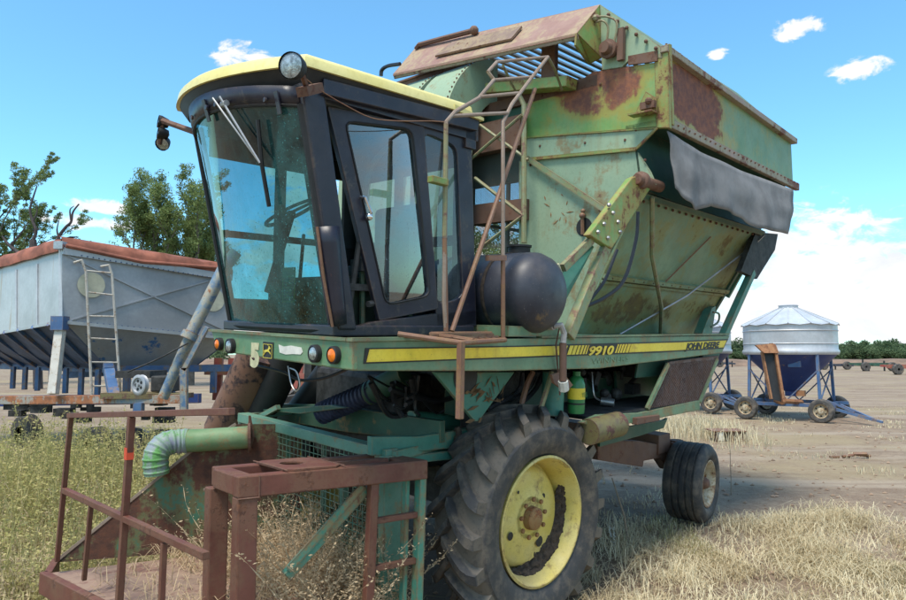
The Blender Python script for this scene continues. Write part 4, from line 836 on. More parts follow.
# engine bay
mb=MB(); random.seed(5)
for k in range(90):
    x=random.uniform(.45,1.9);y=random.uniform(.35,1.2);z=random.uniform(1.22,1.62); s_=random.uniform(.03,.14)
    if k%3==0: mb.sphere((x,y,z),s_*.7,6)
    elif k%3==1: mb.box((x,y,z),(x+s_*1.4,y+s_,z+s_))
    else: mb.tube([(x,y,z),(x+random.uniform(-.3,.3),y+random.uniform(-.1,.1),z+random.uniform(-.2,.2))],s_*.25,7)
mb.build('engine','engine',PK)
mb=MB(); mb.box((.3,1.45,.9),(3.7,1.5,1.8)); mb.box((2.6,.1,1.25),(2.63,1.45,1.8)); mb.box((-.3,1.2,1.0),(.3,1.25,1.8)); mb.build('bay_dark_backing','cabin',PK)  # dark sheets added to black out the bay and stop light leaking through
mb=MB(); c=p(601,401,'y',.35); mb.tube([c,c+V((.05,-.1,-.01))],.035,10); mb.tube(cat([p(592,372,'y',.4),p(594,395,'y',.35),c],4),.008,5); mb.build('fuel_filter','steel',PK,True)
px2([(616,371),(668,364),(647,410),(618,408)],.55,.03,'bay_panel','dkgreen'); 
px2([(640,352),(722,348),(714,372),(636,378)],.13,.02,'gap_dark_plate','dkgreen')  # dark plate added to close the see-through gap under the beam
GL=[(670,361.5),(719,355.5),(699,401),(648,408.5)]
px2(GL,.02,.03,'side_grille','grille')
mb=MB(); 
for a_,b_ in [((668,364),(647,409)),((717,359),(699,402))]: mb.beam(p(*a_,'y',.012),p(*b_,'y',.012),.035,.03,up=(0,1,0))
mb.build('grille_frame','green',PK)
mb=MB(); 
for k in range(30):
    f=k/29; mb.beam(p(669+48*f,364.5-5*f,'y',.016),p(648+51*f,408.5-7.5*f,'y',.016),.008,.01,up=(0,1,0))
mb.build('grille_bars','grille',PK)
px2([(582,423),(600,415),(640,413),(700,400.5),(700,410),(650,420),(600,429)],-.01,.05,'lower_rail','green')
px2([(637,418),(660,415),(660,420.5),(637,425)],-.05,.05,'rust_plate','rustmetal')
px2([(600,432),(664,420),(668,418),(664,428),(640,436),(600,447)],.35,.03,'belly_panel','dkgreen')
mb=MB(); mb.box((.6,.02,1.17),(2.3,1.4,1.20)); mb.build('bay_floor','engine',PK)  # dark metal used so the bay reads dark inside
mb=MB(); mb.tube([p(588,432,'y',-.02),p(618,424,'y',-.02)],.10,18); mb.build('steel_canister','exhaust',PK,True)
# ---- rear axle
mb=MB(); mb.prism([p(a,b,'y',.62) for a,b in [(598,440),(640,441),(672,447),(682,446),(680,452),(668,470),(660,458),(644,461),(643,467),(598,460)]],(0,.10,0)); mb.box((2.7,.6,.55),(2.95,2.7,.75)); mb.build('rear_axle_beam','rustmetal',PK,bev=.008)
mb=MB(); c=p(676,452,'y',.6); mb.tube([c+V((0,0,-.28)),c+V((0,0,.1))],.05,10); mb.tube([c+V((0,0,.1)),c+V((0,0,.13))],.075,10); mb.tube([c+V((-.12,0,.09)),c+V((.08,0,.09))],.03,8); mb.tube([c+V((0,0,-.2)),(c.x+.05,.35,.3)],.05,8); mb.build('steering_knuckle','rustmetal',PK,True)
# ---- wheels
def drive_wheel(Rt=.80,Rr=.45,W=.46,nl=20):
    w_=thing_part('drive_wheel')
    prof=[(.075,Rr+.0),(.03,Rr+.03),(.0,Rr+.12),(.0,Rr+.2),(.03,Rt-.115),(.055,Rt-.095),(.12,Rt-.075),(W/2,Rt-.062),(W-.12,Rt-.075),(W-.055,Rt-.095),(W-.03,Rt-.115),(W,Rr+.2),(W,Rr+.12),(W-.03,Rr+.03),(W-.075,Rr)]
    mb=MB(); mb.lathe(prof,(0,0,0),(0,1,0),72)
    def pr(y):       # carcass radius
        for (a,ra),(b,rb) in zip(prof[4:11],prof[5:11]):
            if a<=y<=b: return ra+(rb-ra)*(y-a)/(b-a)
        return Rt-.10
    for sd in (0,1):
        for k in range(nl):
            th0=2*PI*(k+.5*sd)/nl; K=6; ring=[]
            for i in range(K+1):
                f=i/K; y=.25+(0.012-.25)*f if not sd else W-(.25+(0.012-.25)*f)
                th=th0-(.02+.30*(1-(1-f)**1.35)); wd=.034+.014*f; rt=Rt-.0-(.0 if f<.75 else .045*(f-.75)/.25)
                rb=min(pr(min(max(y,.03),W-.03)),Rt-.05)-.03-(.03 if f>.9 else 0)
                ring.append([(y,th-wd/Rt*1.2,rb),(y,th-wd/Rt*.75,rt),(y,th+wd/Rt*.75,rt),(y,th+wd/Rt*1.2,rb)])
            b=len(mb.v)
            for r4 in ring:
                for (y,th,r) in r4: mb.v.append(V((math.sin(th)*r,y,math.cos(th)*r)))
            for i in range(K):
                for j in range(3): mb.f.append((b+i*4+j,b+i*4+j+1,b+i*4+j+5,b+i*4+j+4))
            mb.f.append((b,b+3,b+2,b+1)); e=b+K*4; mb.f.append((e,e+1,e+2,e+3))
    mb.build('tyre','tyre',w_,True)
    mb=MB(); mb.lathe([(.07,Rr),(.028,Rr+.012),(.022,Rr-.005),(.035,Rr-.018),(.07,Rr-.025),(.10,Rr-.045),(.2,Rr-.055),(.3,Rr-.07),(W-.07,Rr-.03),(W-.03,Rr)],(0,0,0),(0,1,0),64); mb.build('rim','rimyellow',w_,True)
    mb=MB(); mb.lathe([(.245,Rr-.05),(.235,.37),(.19,.35),(.165,.31),(.17,.22),(.15,.19),(.15,.12)],(0,0,0),(0,1,0),48); mb.lathe([(.15,.15),(.15,.001)],(0,0,0),(0,1,0),32); dk=mb.build('wheel_disc','rimyellow',w_,True)
    mb=MB(); mb.lathe([(.15,.085),(.10,.08),(.085,.06),(.083,.001)],(0,0,0),(0,1,0),24); mb.build('hub','hubrust',w_,True)
    mb=MB()
    for k in range(9):
        a=2*PI*k/9; mb.lathe([(.13,.017),(.115,.017),(.113,.001)],(math.sin(a)*.135,0,math.cos(a)*.135),(0,1,0),6)
    mb.build('wheel_bolts','hubrust',w_)
    mb=MB()
    for a,r,s_ in ((.9,.20,.022),(2.6,.23,.04),(4.3,.23,.03),(5.7,.24,.012)): mb.lathe([(.157,s_),(.154,.001)],(math.sin(a)*r,0,math.cos(a)*r),(0,1,0),12)
    mb.build('wheel_hole','rubber',w_)
    return w_
def thing_part(name):
    o_=bpy.data.objects.new(name,None); COL.objects.link(o_); o_.parent=PK; o_.empty_display_size=.2; return o_
mt['hubrust']=paint('orange_hub_rust',(.24,.11,.04),(.3,.15,.05),.5,14,.7,r1=(.28,.10,.03),r2=(.12,.05,.03))
WZ=.52
dw=drive_wheel(); dw.location=(0.01,0.0,WZ)
# dried mud and the barrel's painted shade, lower rear of the rim
mb=MB(); random.seed(9)
def mud_shade(u,v):
    a=R(62)+R(150)*u; r0=.41; r1=.405-.14*math.sin(PI*u)**.8*(1+.12*math.sin(u*13)) ; r=r0+(r1-r0)*v; y=.13+.055*v+.02*noise.noise(V((u*14,v*4,1)))+.012*noise.noise(V((u*60,v*20,1))); r+=.02*noise.noise(V((u*30,v*3,5)))
    return (math.sin(a)*r,y,math.cos(a)*r)
mb.sheet(mud_shade,70,16); mb.build('mud_and_shade','mud',dw,True,solid=.01)
f2_=copy_tree(dw,PK); f2_.location=(0.01,3.35,WZ-.15); f2_.rotation_euler=(0,0,PI); f2_.location.y=3.3
for ch in list(f2_.children):
    if ch.name.startswith('mud_and_shade'): bpy.data.objects.remove(ch)
def rear_wheel(Rt=.405,Rr=.235,W=.40):
    w_=thing_part('steering_wheel_assembly'); w_.name='rear_wheel'
    prof=[(.05,Rr),(.02,Rr+.02),(.0,Rr+.07),(.01,Rt-.05),(.035,Rt-.02),(.05,Rt-.008)]
    for k in range(4):
        y=.06+.068*k+.01; prof+=[(y+.0,Rt-.006),(y+.005,Rt-.024),(y+.019,Rt-.024),(y+.024,Rt-.002)]
    prof+=[(W-.05,Rt-.008),(W-.03,Rt-.02),(W-.01,Rt-.05),(W,Rr+.07),(W-.02,Rr+.02),(W-.05,Rr)]
    mb=MB(); mb.lathe(prof,(0,0,0),(0,1,0),56); mb.build('tyre','tyre2',w_,True)
    mb=MB(); mb.lathe([(.055,Rr),(.02,Rr+.008),(.018,Rr-.006),(.04,Rr-.02),(.09,Rr-.04),(.15,Rr-.055),(W-.03,Rr)],(0,0,0),(0,1,0),40); mb.build('rim','rimwhite',w_,True)
    mb=MB(); mb.lathe([(.15,Rr-.05),(.13,.16),(.10,.14),(.095,.06)],(0,0,0),(0,1,0),32); mb.build('wheel_disc','rimwhite2',w_,True)
    mb=MB(); mb.lathe([(.11,.075),(.06,.06),(.03,.045),(.02,.03),(.018,.001)],(0,0,0),(0,1,0),20); mb.build('hub','rustmetal',w_,True)
    mb=MB()
    for k in range(6):
        a=2*PI*k/6; mb.lathe([(.09,.014),(.078,.014),(.077,.001)],(math.sin(a)*.11,0,math.cos(a)*.11),(0,1,0),6)
    mb.build('wheel_nuts','hubrust',w_)
    return w_
mt['rimwhite2']=paint('stained_orange_rim',(.36,.24,.12),(.45,.34,.2),.5,12,.7,r1=(.3,.13,.05))
rw=rear_wheel(); rw.location=(3.0,.17,.28); rw.rotation_euler=(0,0,R(9))
r2_=copy_tree(rw,PK); r2_.location=(3.0,2.95,.12); r2_.rotation_euler=(0,0,PI)
# ------------------------------------------------------------ header platform and stand in front of the machine (world-upright frame)
wp=lambda x,y,ax,v: WF.px(x,y,ax,v)
def vpl(a,b,px,py):           # point of pixel ray on the vertical plane through a,b (WF coords)
    n=(V(b)-V(a)).cross(V((0,0,1))); o_=WF.loc(CC); r=WF.R@ray(px,py); t_=(V(a)-o_).dot(n)/r.dot(n); return o_+r*t_
HP=thing('header_platform','low rusty platform with dark red guard rails, green side sheet and mesh cage','platform',mat=WF.mat)
zf=.25
fl=wp(48,573,'z',zf); bl=wp(57,560,'z',zf); br=wp(300,543,'z',zf); fr_=V((fl.x+.05,-.6,zf)); rr=V((-1.35,.55,zf))
mb=MB(); mb.prism([fl,V((-2.42,.55,zf)),rr,V((-1.2,1.4,zf)),bl+(br-bl)*.98],(0,0,-.02)); mb.build('floor_sheet','floor',HP)
mb=MB(); mb.beam(fl+V((-.02,.03,-.06)),V((-2.42,.52,zf-.06)),.05,.14); mb.beam(fl+V((0,0,-.06)),bl+V((0,.02,-.06)),.05,.14); mb.build('front_lip','redox',HP,bev=.006)
a,b=bl,br
P1=vpl(a,b,55,562);P2=vpl(a,b,190,452);P3=vpl(a,b,236,424);P4=vpl(a,b,300,424);P5=vpl(a,b,300,543)
mb=MB(); mb.plate([P1,P5,P4,P3,P2],.012); SP=mb.build('side_sheet','headgreen',HP,label='dark green side sheet blotched with rust')
mb=MB(); mb.beam(P1,P2,.035,.02); mb.beam(P2,P3,.035,.02); mb.build('sheet_flange','railpink',SP)
xr=-2.52
def rp(px,py): return wp(px,py,'x',xr)
c0=rp(70.5,415)
mb=MB(); mb.beam(rp(69,415.5),rp(232,411.5),.032,.032); mb.build('top_rail','redox',HP,bev=.003)
mb=MB(); mb.beam(rp(71,415),rp(57,561),.03,.03); mb.build('rail_post','redox',HP,bev=.003)
mb=MB(); q_=rp(131.5,417); mb.beam(q_,rp(119,603),.036,.036); po=mb.build('rail_post','redox',HP,bev=.003)
q_=rp(129,453); mb=MB(); mb.box((q_.x-.0195,q_.y-.0195,q_.z-.035),(q_.x+.0195,q_.y+.0195,q_.z+.03))
mt['redtape']=simple('red_orange_tape',(.55,.06,.02),.6,0,.1,20,0); mb.build('tape_band','redtape',po)
mb=MB(); mb.beam(rp(64,490),rp(206,556),.035,.035); mb.build('mid_rail','redox',HP,bev=.003)
mb=MB(); mb.beam(rp(91,506),rp(84,580),.026,.026); mb.build('short_post','redox',HP,bev=.003)
mb=MB(); mb.beam(rp(164,543),rp(161,612),.028,.028); mb.build('short_post','redox',HP,bev=.003)
# mesh cage
xc=-1.1
def cp(px,py,x=xc): return wp(px,py,'x',x)
T0=cp(243,417); T1=cp(392,455)
mb=MB(); mb.beam(T0,T1,.10,.075); CG=mb.build('cage_top_rail','cagegreen',HP,bev=.004)
mb=MB(); mb.beam(cp(243,417),V((cp(243,417).x,cp(243,417).y,.2)),.06,.05); mb.beam(T0.lerp(T1,.22)+V((-.01,0,-.04)),T0.lerp(T1,.22)+V((-.01,0,-.95)),.03,.03); mb.beam(T0.lerp(T1,.62)+V((-.01,0,-.04)),T0.lerp(T1,.62)+V((-.01,0,-.95)),.03,.03); mb.build('cage_upright','cagegreen',HP)
mb=MB(); 
for k in range(38):
    q_=T0.lerp(T1,k/37); mb.beam(q_+V((-.03,0,-.03)),q_+V((-.03,0,-.98)),.0045,.0045)
for k in range(20):
    mb.beam(T0+V((-.034,0,-.07-.048*k)),T1+V((-.034,0,-.07-.048*k)),.0045,.0045)
mb.build('wire_mesh','railgreen2' if 'railgreen2' in mt else 'cagegreen',HP)
mb=MB(); mb.beam(T0,T0+V((.9,.0,.03)),.06,.05); mb.beam(T1,T1+V((.5,.15,.0)),.08,.06); mb.beam(cp(232,432),cp(262,408)+V((.15,.0,.0)),.05,.04); mb.build('cage_side_rail','cagegreen',HP)
q_=cp(391,470); mb=MB(); mb.beam(V((q_.x,q_.y,T1.z)),V((q_.x,q_.y,-.2)),.16,.06); mb.build('cage_corner_post','cagegreen',HP,bev=.004)
q_=cp(332,500); mb=MB(); mb.beam(q_+V((.1,0,.1)),q_+V((.1,0,-.7)),.05,.05); mb.build('cage_upright','cagegreen',HP)
# green pipe elbow
y0_=2.02; e=[wp(248,437,'y',1.75),wp(205,440,'y',1.9),wp(182,441,'y',2.0),wp(165,444,'y',2.03),wp(156,456,'y',2.03),wp(157,474,'y',2.03)]
mb=MB(); cv=cat(e,6); mb.tube(cv[:11],.083,18); PE=mb.build('pipe_elbow','pipegreen',HP,True,label='bright green pipe with taped elbow')
mt['tapeband']=paint('peeling_tape_over_green',(.22,.235,.32),(.27,.28,.36),.45,6,.6,r1=(.12,.30,.09),r2=(.10,.26,.08),ry=(.2,.28,.2),dust=.1,speck=.1)
mb=MB(); mb.tube(cv[10:],.086,18); 
for k in range(11,len(cv)-1,2): 
    d_=(cv[k+1]-cv[k]).normalized(); mb.lathe([(-.012,.087),(0,.092),(.012,.087)],cv[k],d_,18)
mb.build('pipe_tape','tapeband',PE,True)
mb=MB(); d_=(cv[0]-cv[3]).normalized(); mb.lathe([(0,.001),(0,.105),(.02,.105),(.02,.001)],cv[0],d_,18); mb.prism([cv[0]+V((0,0,.16)),cv[0]+V((0.02,-.03,.0)),cv[0]+V((0,0,-.12)),cv[0]+V((.03,.04,0))],(.02,0,0)); mb.build('pipe_flange','rustmetal',PE)
# ---- dark red stand frame
ST=thing('stand_frame','heavy dark red box-section stand frame with slotted top and round hole, nearest the camera','stand',mat=WF.mat)
zt=1.05; FLc=wp(239,477,'z',zt); BLc=wp(208,466.5,'z',zt); BRc=wp(391,452,'z',zt); FRc=wp(428,460,'z',zt)
ux=(FRc-FLc).normalized(); uy=(BLc-FLc).normalized(); wd=.105; Lx=(FRc-FLc).length; Ly=(BLc-FLc).dot(uy)
def sp_p(x,y,z=0): return FLc+ux*x+uy*y+V((0,0,z))
def sbox(x0,x1,y0,y1,z0,z1,name,mat='redox',par=ST,bev=.007):
    mb=MB(); mb.prism([sp_p(x0,y0,z0),sp_p(x1,y0,z0),sp_p(x1,y1,z0),sp_p(x0,y1,z0)],(0,0,z1-z0)); return mb.build(name,mat,par,bev=bev)
sbox(0,Lx,0,.08,-.115,0,'front_beam'); sbox(0.02,Lx-.02,Ly-.08,Ly,-.11,0,'rear_beam'); sbox(0,.10,.08,Ly-.08,-.11,-.002,'end_beam'); sbox(Lx-.12,Lx,.08,Ly-.08,-.11,-.002,'end_beam')
mb=MB(); 
# top plate with a round hole
x0,x1=.26,.60; cx,cy,cr=(x0+x1)/2-.03,Ly*.55,.065; ring=[];outr=[]
for k in range(24):
    a_=2*PI*k/24; c_,s_=math.cos(a_),math.sin(a_); ring.append((cx+c_*cr,cy+s_*cr)); hx=(x1-x0)/2;hy=(Ly-.02)/2; m_=min(hx/max(abs(c_),1e-6),hy/max(abs(s_),1e-6)); outr.append(((x0+x1)/2+c_*m_,Ly/2+s_*m_))
for z in (.002,.012):
    for (x,y) in ring: mb.v.append(sp_p(x,y,z))
    for (x,y) in outr: mb.v.append(sp_p(x,y,z))
for k in range(24):
    j=(k+1)%24; mb.f+=[(k,j,24+j,24+k),(48+k,72+k,72+j,48+j),(k,48+k,48+j,j),(24+k,24+j,72+j,72+k)]
mb.build('hole_plate','redox',ST)
mb=MB(); mb.beam(sp_p(.60,Ly*.5,-.02),sp_p(Lx-.14,Ly*.5,-.02),.05,.04); mb.build('slot_bar','redox',ST)
gz=-1.42
sbox(0,.105,0,.09,gz,-.115,'leg'); sbox(-.02,.085,Ly-.10,Ly-.01,gz,-.11,'leg')
for o_ in bpy.data.objects: pass
def leg(px0,px1,pyt,yy,th,name,mat,zb=-.3):
    pass
def spx(px,py,yoff):           # point on stand plane offset yoff from front face
    a=sp_p(0,yoff);b=sp_p(1,yoff); return vpl(a,b,px,py)
def sbeam(pa,pb,yo,w,h,name,mat,bev=.004):
    mb=MB(); mb.beam(spx(*pa,yo),spx(*pb,yo),w,h,up=uy); return mb.build(name,mat,ST,bev=bev)
for c_ in [('leg',0)]: pass
sbeam((373.5,478),(367,625),.04,.055,.05,'leg','redox')
sbeam((418,474),(413,625),.03,.075,.04,'leg','legmix' if 'legmix' in mt else 'legm')if False else None
mt['legm']=paint('worn_teal_rust_leg',(.04,.20,.14),(.07,.25,.18),.35,6,.55,r1=(.2,.09,.04)); 
sbeam((421,470),(416,630),.05,.05,.06,'leg','legm'); sbeam((406,474),(402,628),.10,.03,.05,'leg','legm'); 
sbeam((374,521),(419,514),.05,.035,.035,'cross_bar','redox'); sbeam((371,569),(416,560),.05,.035,.035,'cross_bar','redox')
sbeam((366,488),(286,576),.10,.06,.05,'diagonal_brace','legm')
a_=spx(363,486,.07);b_=spx(288,570,.07); mb=MB(); mb.beam(a_,b_,.045,.012,up=uy); mb.build('brace_flange','legm',ST)
mb=MB()
for (x_,y_,z_) in [(0,-.003,-.116),(0,Ly-.1,-.112)]: mb.tube([sp_p(x_-.003,y_,z_),sp_p(x_+.11,y_,z_)],.005,5)
mb.tube([sp_p(.108,-.003,-.002),sp_p(.108,-.003,-.113)],.004,5); mb.tube([sp_p(.262,.0,.012),sp_p(.262,Ly,.012)],.004,5); mb.tube([sp_p(.598,.0,.012),sp_p(.598,Ly,.012)],.004,5)
mb.build('weld_seams','rustmetal',ST)
mb=MB(); mb.beam(sp_p(-.02,Ly+.002,-.13),sp_p(.085,Ly+.002,-.13),.012,.012); mb.build('weld_bead','railpink',ST)
# ------------------------------------------------------------ grain trailer at left
def vplw(a,d,px,py):          # world vertical plane through a along d
    n=V(d).cross(V((0,0,1))); r=ray(px,py); t_=(V(a)-CC).dot(n)/r.dot(n); return CC+r*t_
C0=Dp(62,321,10.); C0.z=0; dr=V((math.sin(R(48)),math.cos(R(48)),0)); dl=V((-math.sin(R(50)),math.cos(R(50)),0))
GT=thing('grain_trailer','galvanised grain trailer with orange roll tarp, two cream discs, ladder and blue underframe','grain trailer',mat=Matrix.Translation(C0))
def tr_(px,py,o=0.): return vplw(C0+dl*o,dr,px,py)-C0
def tl_(px,py,o=0.): return vplw(C0+dr*o,dl,px,py)-C0
far=4.6
lt=[tl_(62,249),tl_(62,321)]; 
def ext(a,b,L): return a+(b-a).normalized()*L
TLf=ext(tl_(62,249),tl_(0,267),5.5); BLf=ext(tl_(62,321),tl_(0,333),5.5); BLf.x,BLf.y=TLf.x,TLf.y
mb=MB(); mb.prism([tl_(62,249),tl_(62,321),BLf,TLf],dr*.04); mb.build('end_wall','galv',GT)
TRr=tr_(231,275);BRr=tr_(234,337)
mb=MB(); mb.prism([tr_(62,249),TRr,BRr,tr_(62,321)],dl*.04); sw=mb.build('side_wall','galv_dark',GT)
# pressed cross folds
mb=MB()
for a_,b_ in [((64,322),(222,277)),((64,254),(232,334))]:
    q0,q1=tr_(*a_),tr_(*b_); mb.v+=[]; mb.beam(q0-dl*.0,q1-dl*.0,.05,.02,up=(0,0,1))
mb.build('cross_fold','galv_dark',sw)
mb=MB(); mb.beam(tr_(62,251)-dl*.03,tr_(231,278)-dl*.03,.05,.10); mb.beam(tr_(62,322)-dl*.03,tr_(234,339)-dl*.03,.04,.05); mb.build('side_flange','galv',GT)
mb=MB(); mb.beam(tl_(62,249)-dr*.01-dl*.01,tl_(62,322)-dr*.01-dl*.01,.05,.05); mb.beam(tl_(62,322)-dr*.02,BLf-dr*.02,.03,.04); mb.build('corner_fold','galv',GT)
mb=MB()
for k in range(30):
    f=k/29; mb.sphere(tr_(64,320.5).lerp(tr_(230,336.5),f)-dl*.03,.012,3); mb.sphere(tr_(80,256).lerp(tr_(228,281),f)-dl*.06,.012,3)
mb.build('bolts','darkhop',GT)
mb=MB()
for k,(px) in enumerate((38,17,-8)):
    mb.beam(tl_(px,257+ (62-px)*.28)-dr*.012,tl_(px,320+(62-px)*.19)-dr*.012,.02,.012)
mb.build('sheet_seam','galv',GT)
# far walls
W1=TRr+ (TLf-tl_(62,249)); 
mb=MB(); mb.prism([TRr,BRr,BRr+(BLf-tl_(62,321)),W1],dr*-.04); mb.prism([TLf,BLf,BLf+(BRr-tr_(62,321)),W1],-dl*.04); mb.build('rear_walls','galv_dark',GT)
for (px,py) in ((91,285),(213,300)):
    c_=tr_(px,py)+V((dr.y,-dr.x,0))*.02; mb=MB(); mb.lathe([(0,.001),(0,.19 if px<100 else .19)],c_,V((dr.y,-dr.x,0)),28); mb.build('cream_disc','cream',GT,True)
# tarp
tp=[]; 
mb=MB()
A0,A1,A2=TLf,tl_(62,249),TRr; U_=V((0,0,1))
def tarpband(P,Q,outn,inn,n=16):
    rows=[]
    for k in range(n+1):
        q_=P.lerp(Q,k/n); w_=.02*math.sin(k*2.3)
        rows.append([q_-outn*.05+U_*(-.03+w_*.5),q_-outn*.06+U_*(.08+w_*.6),q_-outn*(.01+w_*.4)+U_*(.165+w_),q_+inn*.10+U_*.20,q_+inn*.22+U_*.21])
    b=len(mb.v)
    for r_ in rows: mb.v+=r_
    for i in range(n):
        for j in range(4): a=b+i*5+j; mb.f.append((a,a+1,a+6,a+5))
tarpband(A0,A1,dr,dr); tarpband(A1-dr*.03-dl*.03,A2,dl,dl)
b=len(mb.v); zt_=V((0,0,.20)); ctr=(A0+A2)/2+zt_+V((0,0,.12)); mb.v+=[A0+zt_+dr*.15,A1+zt_+dr*.12+dl*.12,A2+zt_+dl*.15,W1+zt_,ctr]; mb.f+=[(b,b+1,b+4),(b+1,b+2,b+4),(b+2,b+3,b+4),(b+3,b,b+4)]; mb.build('roll_tarp','orange',GT,True)
mb=MB(); mb.tube([tr_(64,246)-dl*.07,tr_(140,262)-dl*.06,tr_(216,268)-dl*.05],.03,8); mb.build('tarp_roller','orange',GT,True)
mb=MB(); mb.box(tuple(tr_(62,246)+V((-.08,-.08,-.05))),tuple(tr_(62,246)+V((.05,.05,.06)))); mb.build('tarp_bracket','steel',GT)
# lower hopper
b1=vplw(C0+dl*.55,dr,108,368)-C0; b2=vplw(C0+dl*.55,dr,190,371)-C0
mb=MB(); mb.prism([tr_(62,322),tr_(234,338),b2,b1],dl*.03); mb.build('hopper_side','galv_low',GT)
b0=b1+(BLf-tl_(62,321))*1.0; b0.z=b1.z
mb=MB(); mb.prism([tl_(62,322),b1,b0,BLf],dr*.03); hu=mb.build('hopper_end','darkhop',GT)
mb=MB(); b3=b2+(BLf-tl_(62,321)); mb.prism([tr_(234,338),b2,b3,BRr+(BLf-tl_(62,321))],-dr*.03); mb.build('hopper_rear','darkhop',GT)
mb=MB()
for k in range(9):
    f=.07+k*.11; a_=tl_(62,322).lerp(BLf,f)-dr*.04; c_=b1.lerp(b0,f-.0)-dr*.04; mb.beam(a_,c_,.05,.07)
mb.build('hopper_ribs','bluepaint',GT)
# underframe
def tb(a,b,off,w,h,name,mat,bev=0):
    mb=MB(); mb.beam(vplw(C0+dr*off,dl,*a)-C0,vplw(C0+dr*off,dl,*b)-C0,w,h); return mb.build(name,mat,GT,bev=bev)
mb=MB(); r1=b1+V((0,0,-.02))-dr*.1; mb.beam(r1+dr*.3,ext(r1,r1+dl,6),.09,.12); mb.beam(r1+dr*1.4,r1+dr*1.4+dl*6,.09,.12); mb.beam(r1-dl*.2,r1-dl*.2+dr*2.6,.09,.12); mb.build('hopper_frame','bluepaint',GT)
for k in range(7):
    mb=MB(); q_=r1+dl*(.1+k*.62); mb.beam(q_,q_+V((0,0,-.42)),.07,.07); mb.build('frame_post','bluepaint',GT)
for k in range(3): mb=MB(); q_=r1+dr*(.3+.7*k)-dl*.2; mb.beam(q_,q_+V((0,0,-.42)),.09,.09); mb.build('frame_post','bluepaint',GT)
dz=r1.z-.44
mb=MB(); dk0=Dp(0,400,10.2)-C0; dk1=Dp(186,399,9.6)-C0; dk0=dk0+(dk0-dk1)*.6; mb.beam(dk0,dk1,.12,.12); DK=mb.build('deck_beam','bluerust',GT,bev=.005)
mb=MB(); mb.prism([Dp(100,393,9.7)-C0,Dp(183,394,9.6)-C0,Dp(183,399,9.6)-C0,Dp(100,399,9.7)-C0],(0,.4,0)); mb.build('deck_plate','orangerust' if 'orangerust' in mt else 'hubrust2' if 'hubrust2' in mt else 'exhaust',GT)
mb=MB(); q_=Dp(-20,400,11.5)-C0; mb.beam(q_,Dp(200,398,11)-C0,.1,.14); q_=Dp(-20,403,13)-C0; mb.beam(q_,Dp(200,399,12.5)-C0,.1,.14); mb.build('deck_beam','bluedeep',GT)
mb=MB(); mb.beam(tr_(65,323)-dr*.05,Dp(53,394,9.8)-C0,.12,.10); mb.build('corner_leg','creamrust' if 'creamrust' in mt else 'ladder',GT)
mb=MB(); q_=tr_(62,322); mb.box(tuple(q_+V((-.1,-.12,-.12))),tuple(q_+V((.08,.05,.08)))); mb.build('corner_gusset','bluepaint',GT); mb=MB(); mb.beam(tr_(108,366),Dp(114,396,9.8)-C0,.14,.1); mb.build('frame_gusset','bluepaint',GT)
# ladder
Ld=.16
def lp(px,py): return tr_(px,py,-Ld)
mb=MB(); mb.tube([lp(77,262)+dl*.1,lp(82,260),lp(86,272),lp(92,402)],.02,7); mb.tube([lp(104,266)+dl*.1,lp(109,265),lp(112,274),lp(121,402)],.02,7); LDR=mb.build('ladder','ladder',GT,True)
for yl,yr in ((270.5,273),(292,295),(316,316.5),(338,339.5),(362,362.5),(386,386)):
    f=(yl-262)/140; mb=MB(); mb.tube([lp(84.5+7.5*f,yl),lp(110.5+10*f,yr)],.014,6); mb.build('ladder_rung','ladder',LDR,True)
# unloading auger, pulley and support
a_=Dp(163,398,9.3)-C0; m_=Dp(190,336,9.3)-C0; b_=Dp(224,268,9.5)-C0; e_=Dp(236,252,9.55)-C0
mb=MB(); mb.tube([a_,m_],.07,14); AU=mb.build('auger_tube','blueworn',GT,True); mb=MB(); mb.tube([m_,b_,e_],.085,16); mb.tube([m_-(e_-m_).normalized()*.05,m_+(e_-m_).normalized()*.05],.12,14); mb.build('auger_tube','blueworn',GT,True)
mb=MB(); mb.beam(Dp(184,412,9.1)-C0,Dp(184,368,9.1)-C0,.09,.07); mb.beam(Dp(184,370,9.1)-C0,Dp(207,327,9.1)-C0,.07,.06); mb.build('auger_support','blueworn',GT)
c_=Dp(140,385,9.4)-C0; ax_=V((-.45,-.9,0)).normalized(); mb=MB(); mb.lathe([(-.04,.125),(-.03,.14),(-.01,.125),(.01,.125),(.03,.14),(.04,.125),(.04,.1),(.02,.09),(.02,.02),(.05,.02),(.05,.001)],c_,ax_,28)
mb.build('drive_pulley','steel2' if 'steel2' in mt else 'galv_dark',GT,True)
mb=MB()
for k in range(5):
    a=2*PI*k/5; e1_=ax_.cross(V((0,0,1))).normalized(); mb.lathe([(.022,.022),(.023,.001)],c_+e1_*math.cos(a)*.058+V((0,0,1))*math.sin(a)*.058,ax_,10)
mb.build('pulley_hole','rubber',GT)
mb=MB(); mb.box(tuple(Dp(150,392,9.8)-C0),tuple(Dp(172,376,9.8)-C0+V((0,.5,0)))); mb.build('motor_cover','engine',GT,bev=.02)
mb=MB(); mb.box(tuple(Dp(115,378,10.0)-C0),tuple(Dp(150,371,10.0)-C0+V((0,.6,0)))); mb.tube(cat([Dp(128,372,9.3)-C0,Dp(160,358,9.2)-C0,Dp(188,343,9.2)-C0],5),.012,5); mb.build('drive_guard','engine',GT)
for px,d in ((90,10.2),(125,10.0),(20,11.8),(155,9.8)):
    q_=Dp(px,424,d)-C0; g_=gh(*(q_+C0).xy); q_.z=g_+.33; mb=MB(); mb.lathe([(0,.16),(0,.3),(.04,.34),(.2,.34),(.24,.3),(.24,.16),(.1,.14),(.08,.001)],q_,(.5,.86,0),26); mb.build('trailer_wheel','tyre2',GT,True)
random.seed(4)
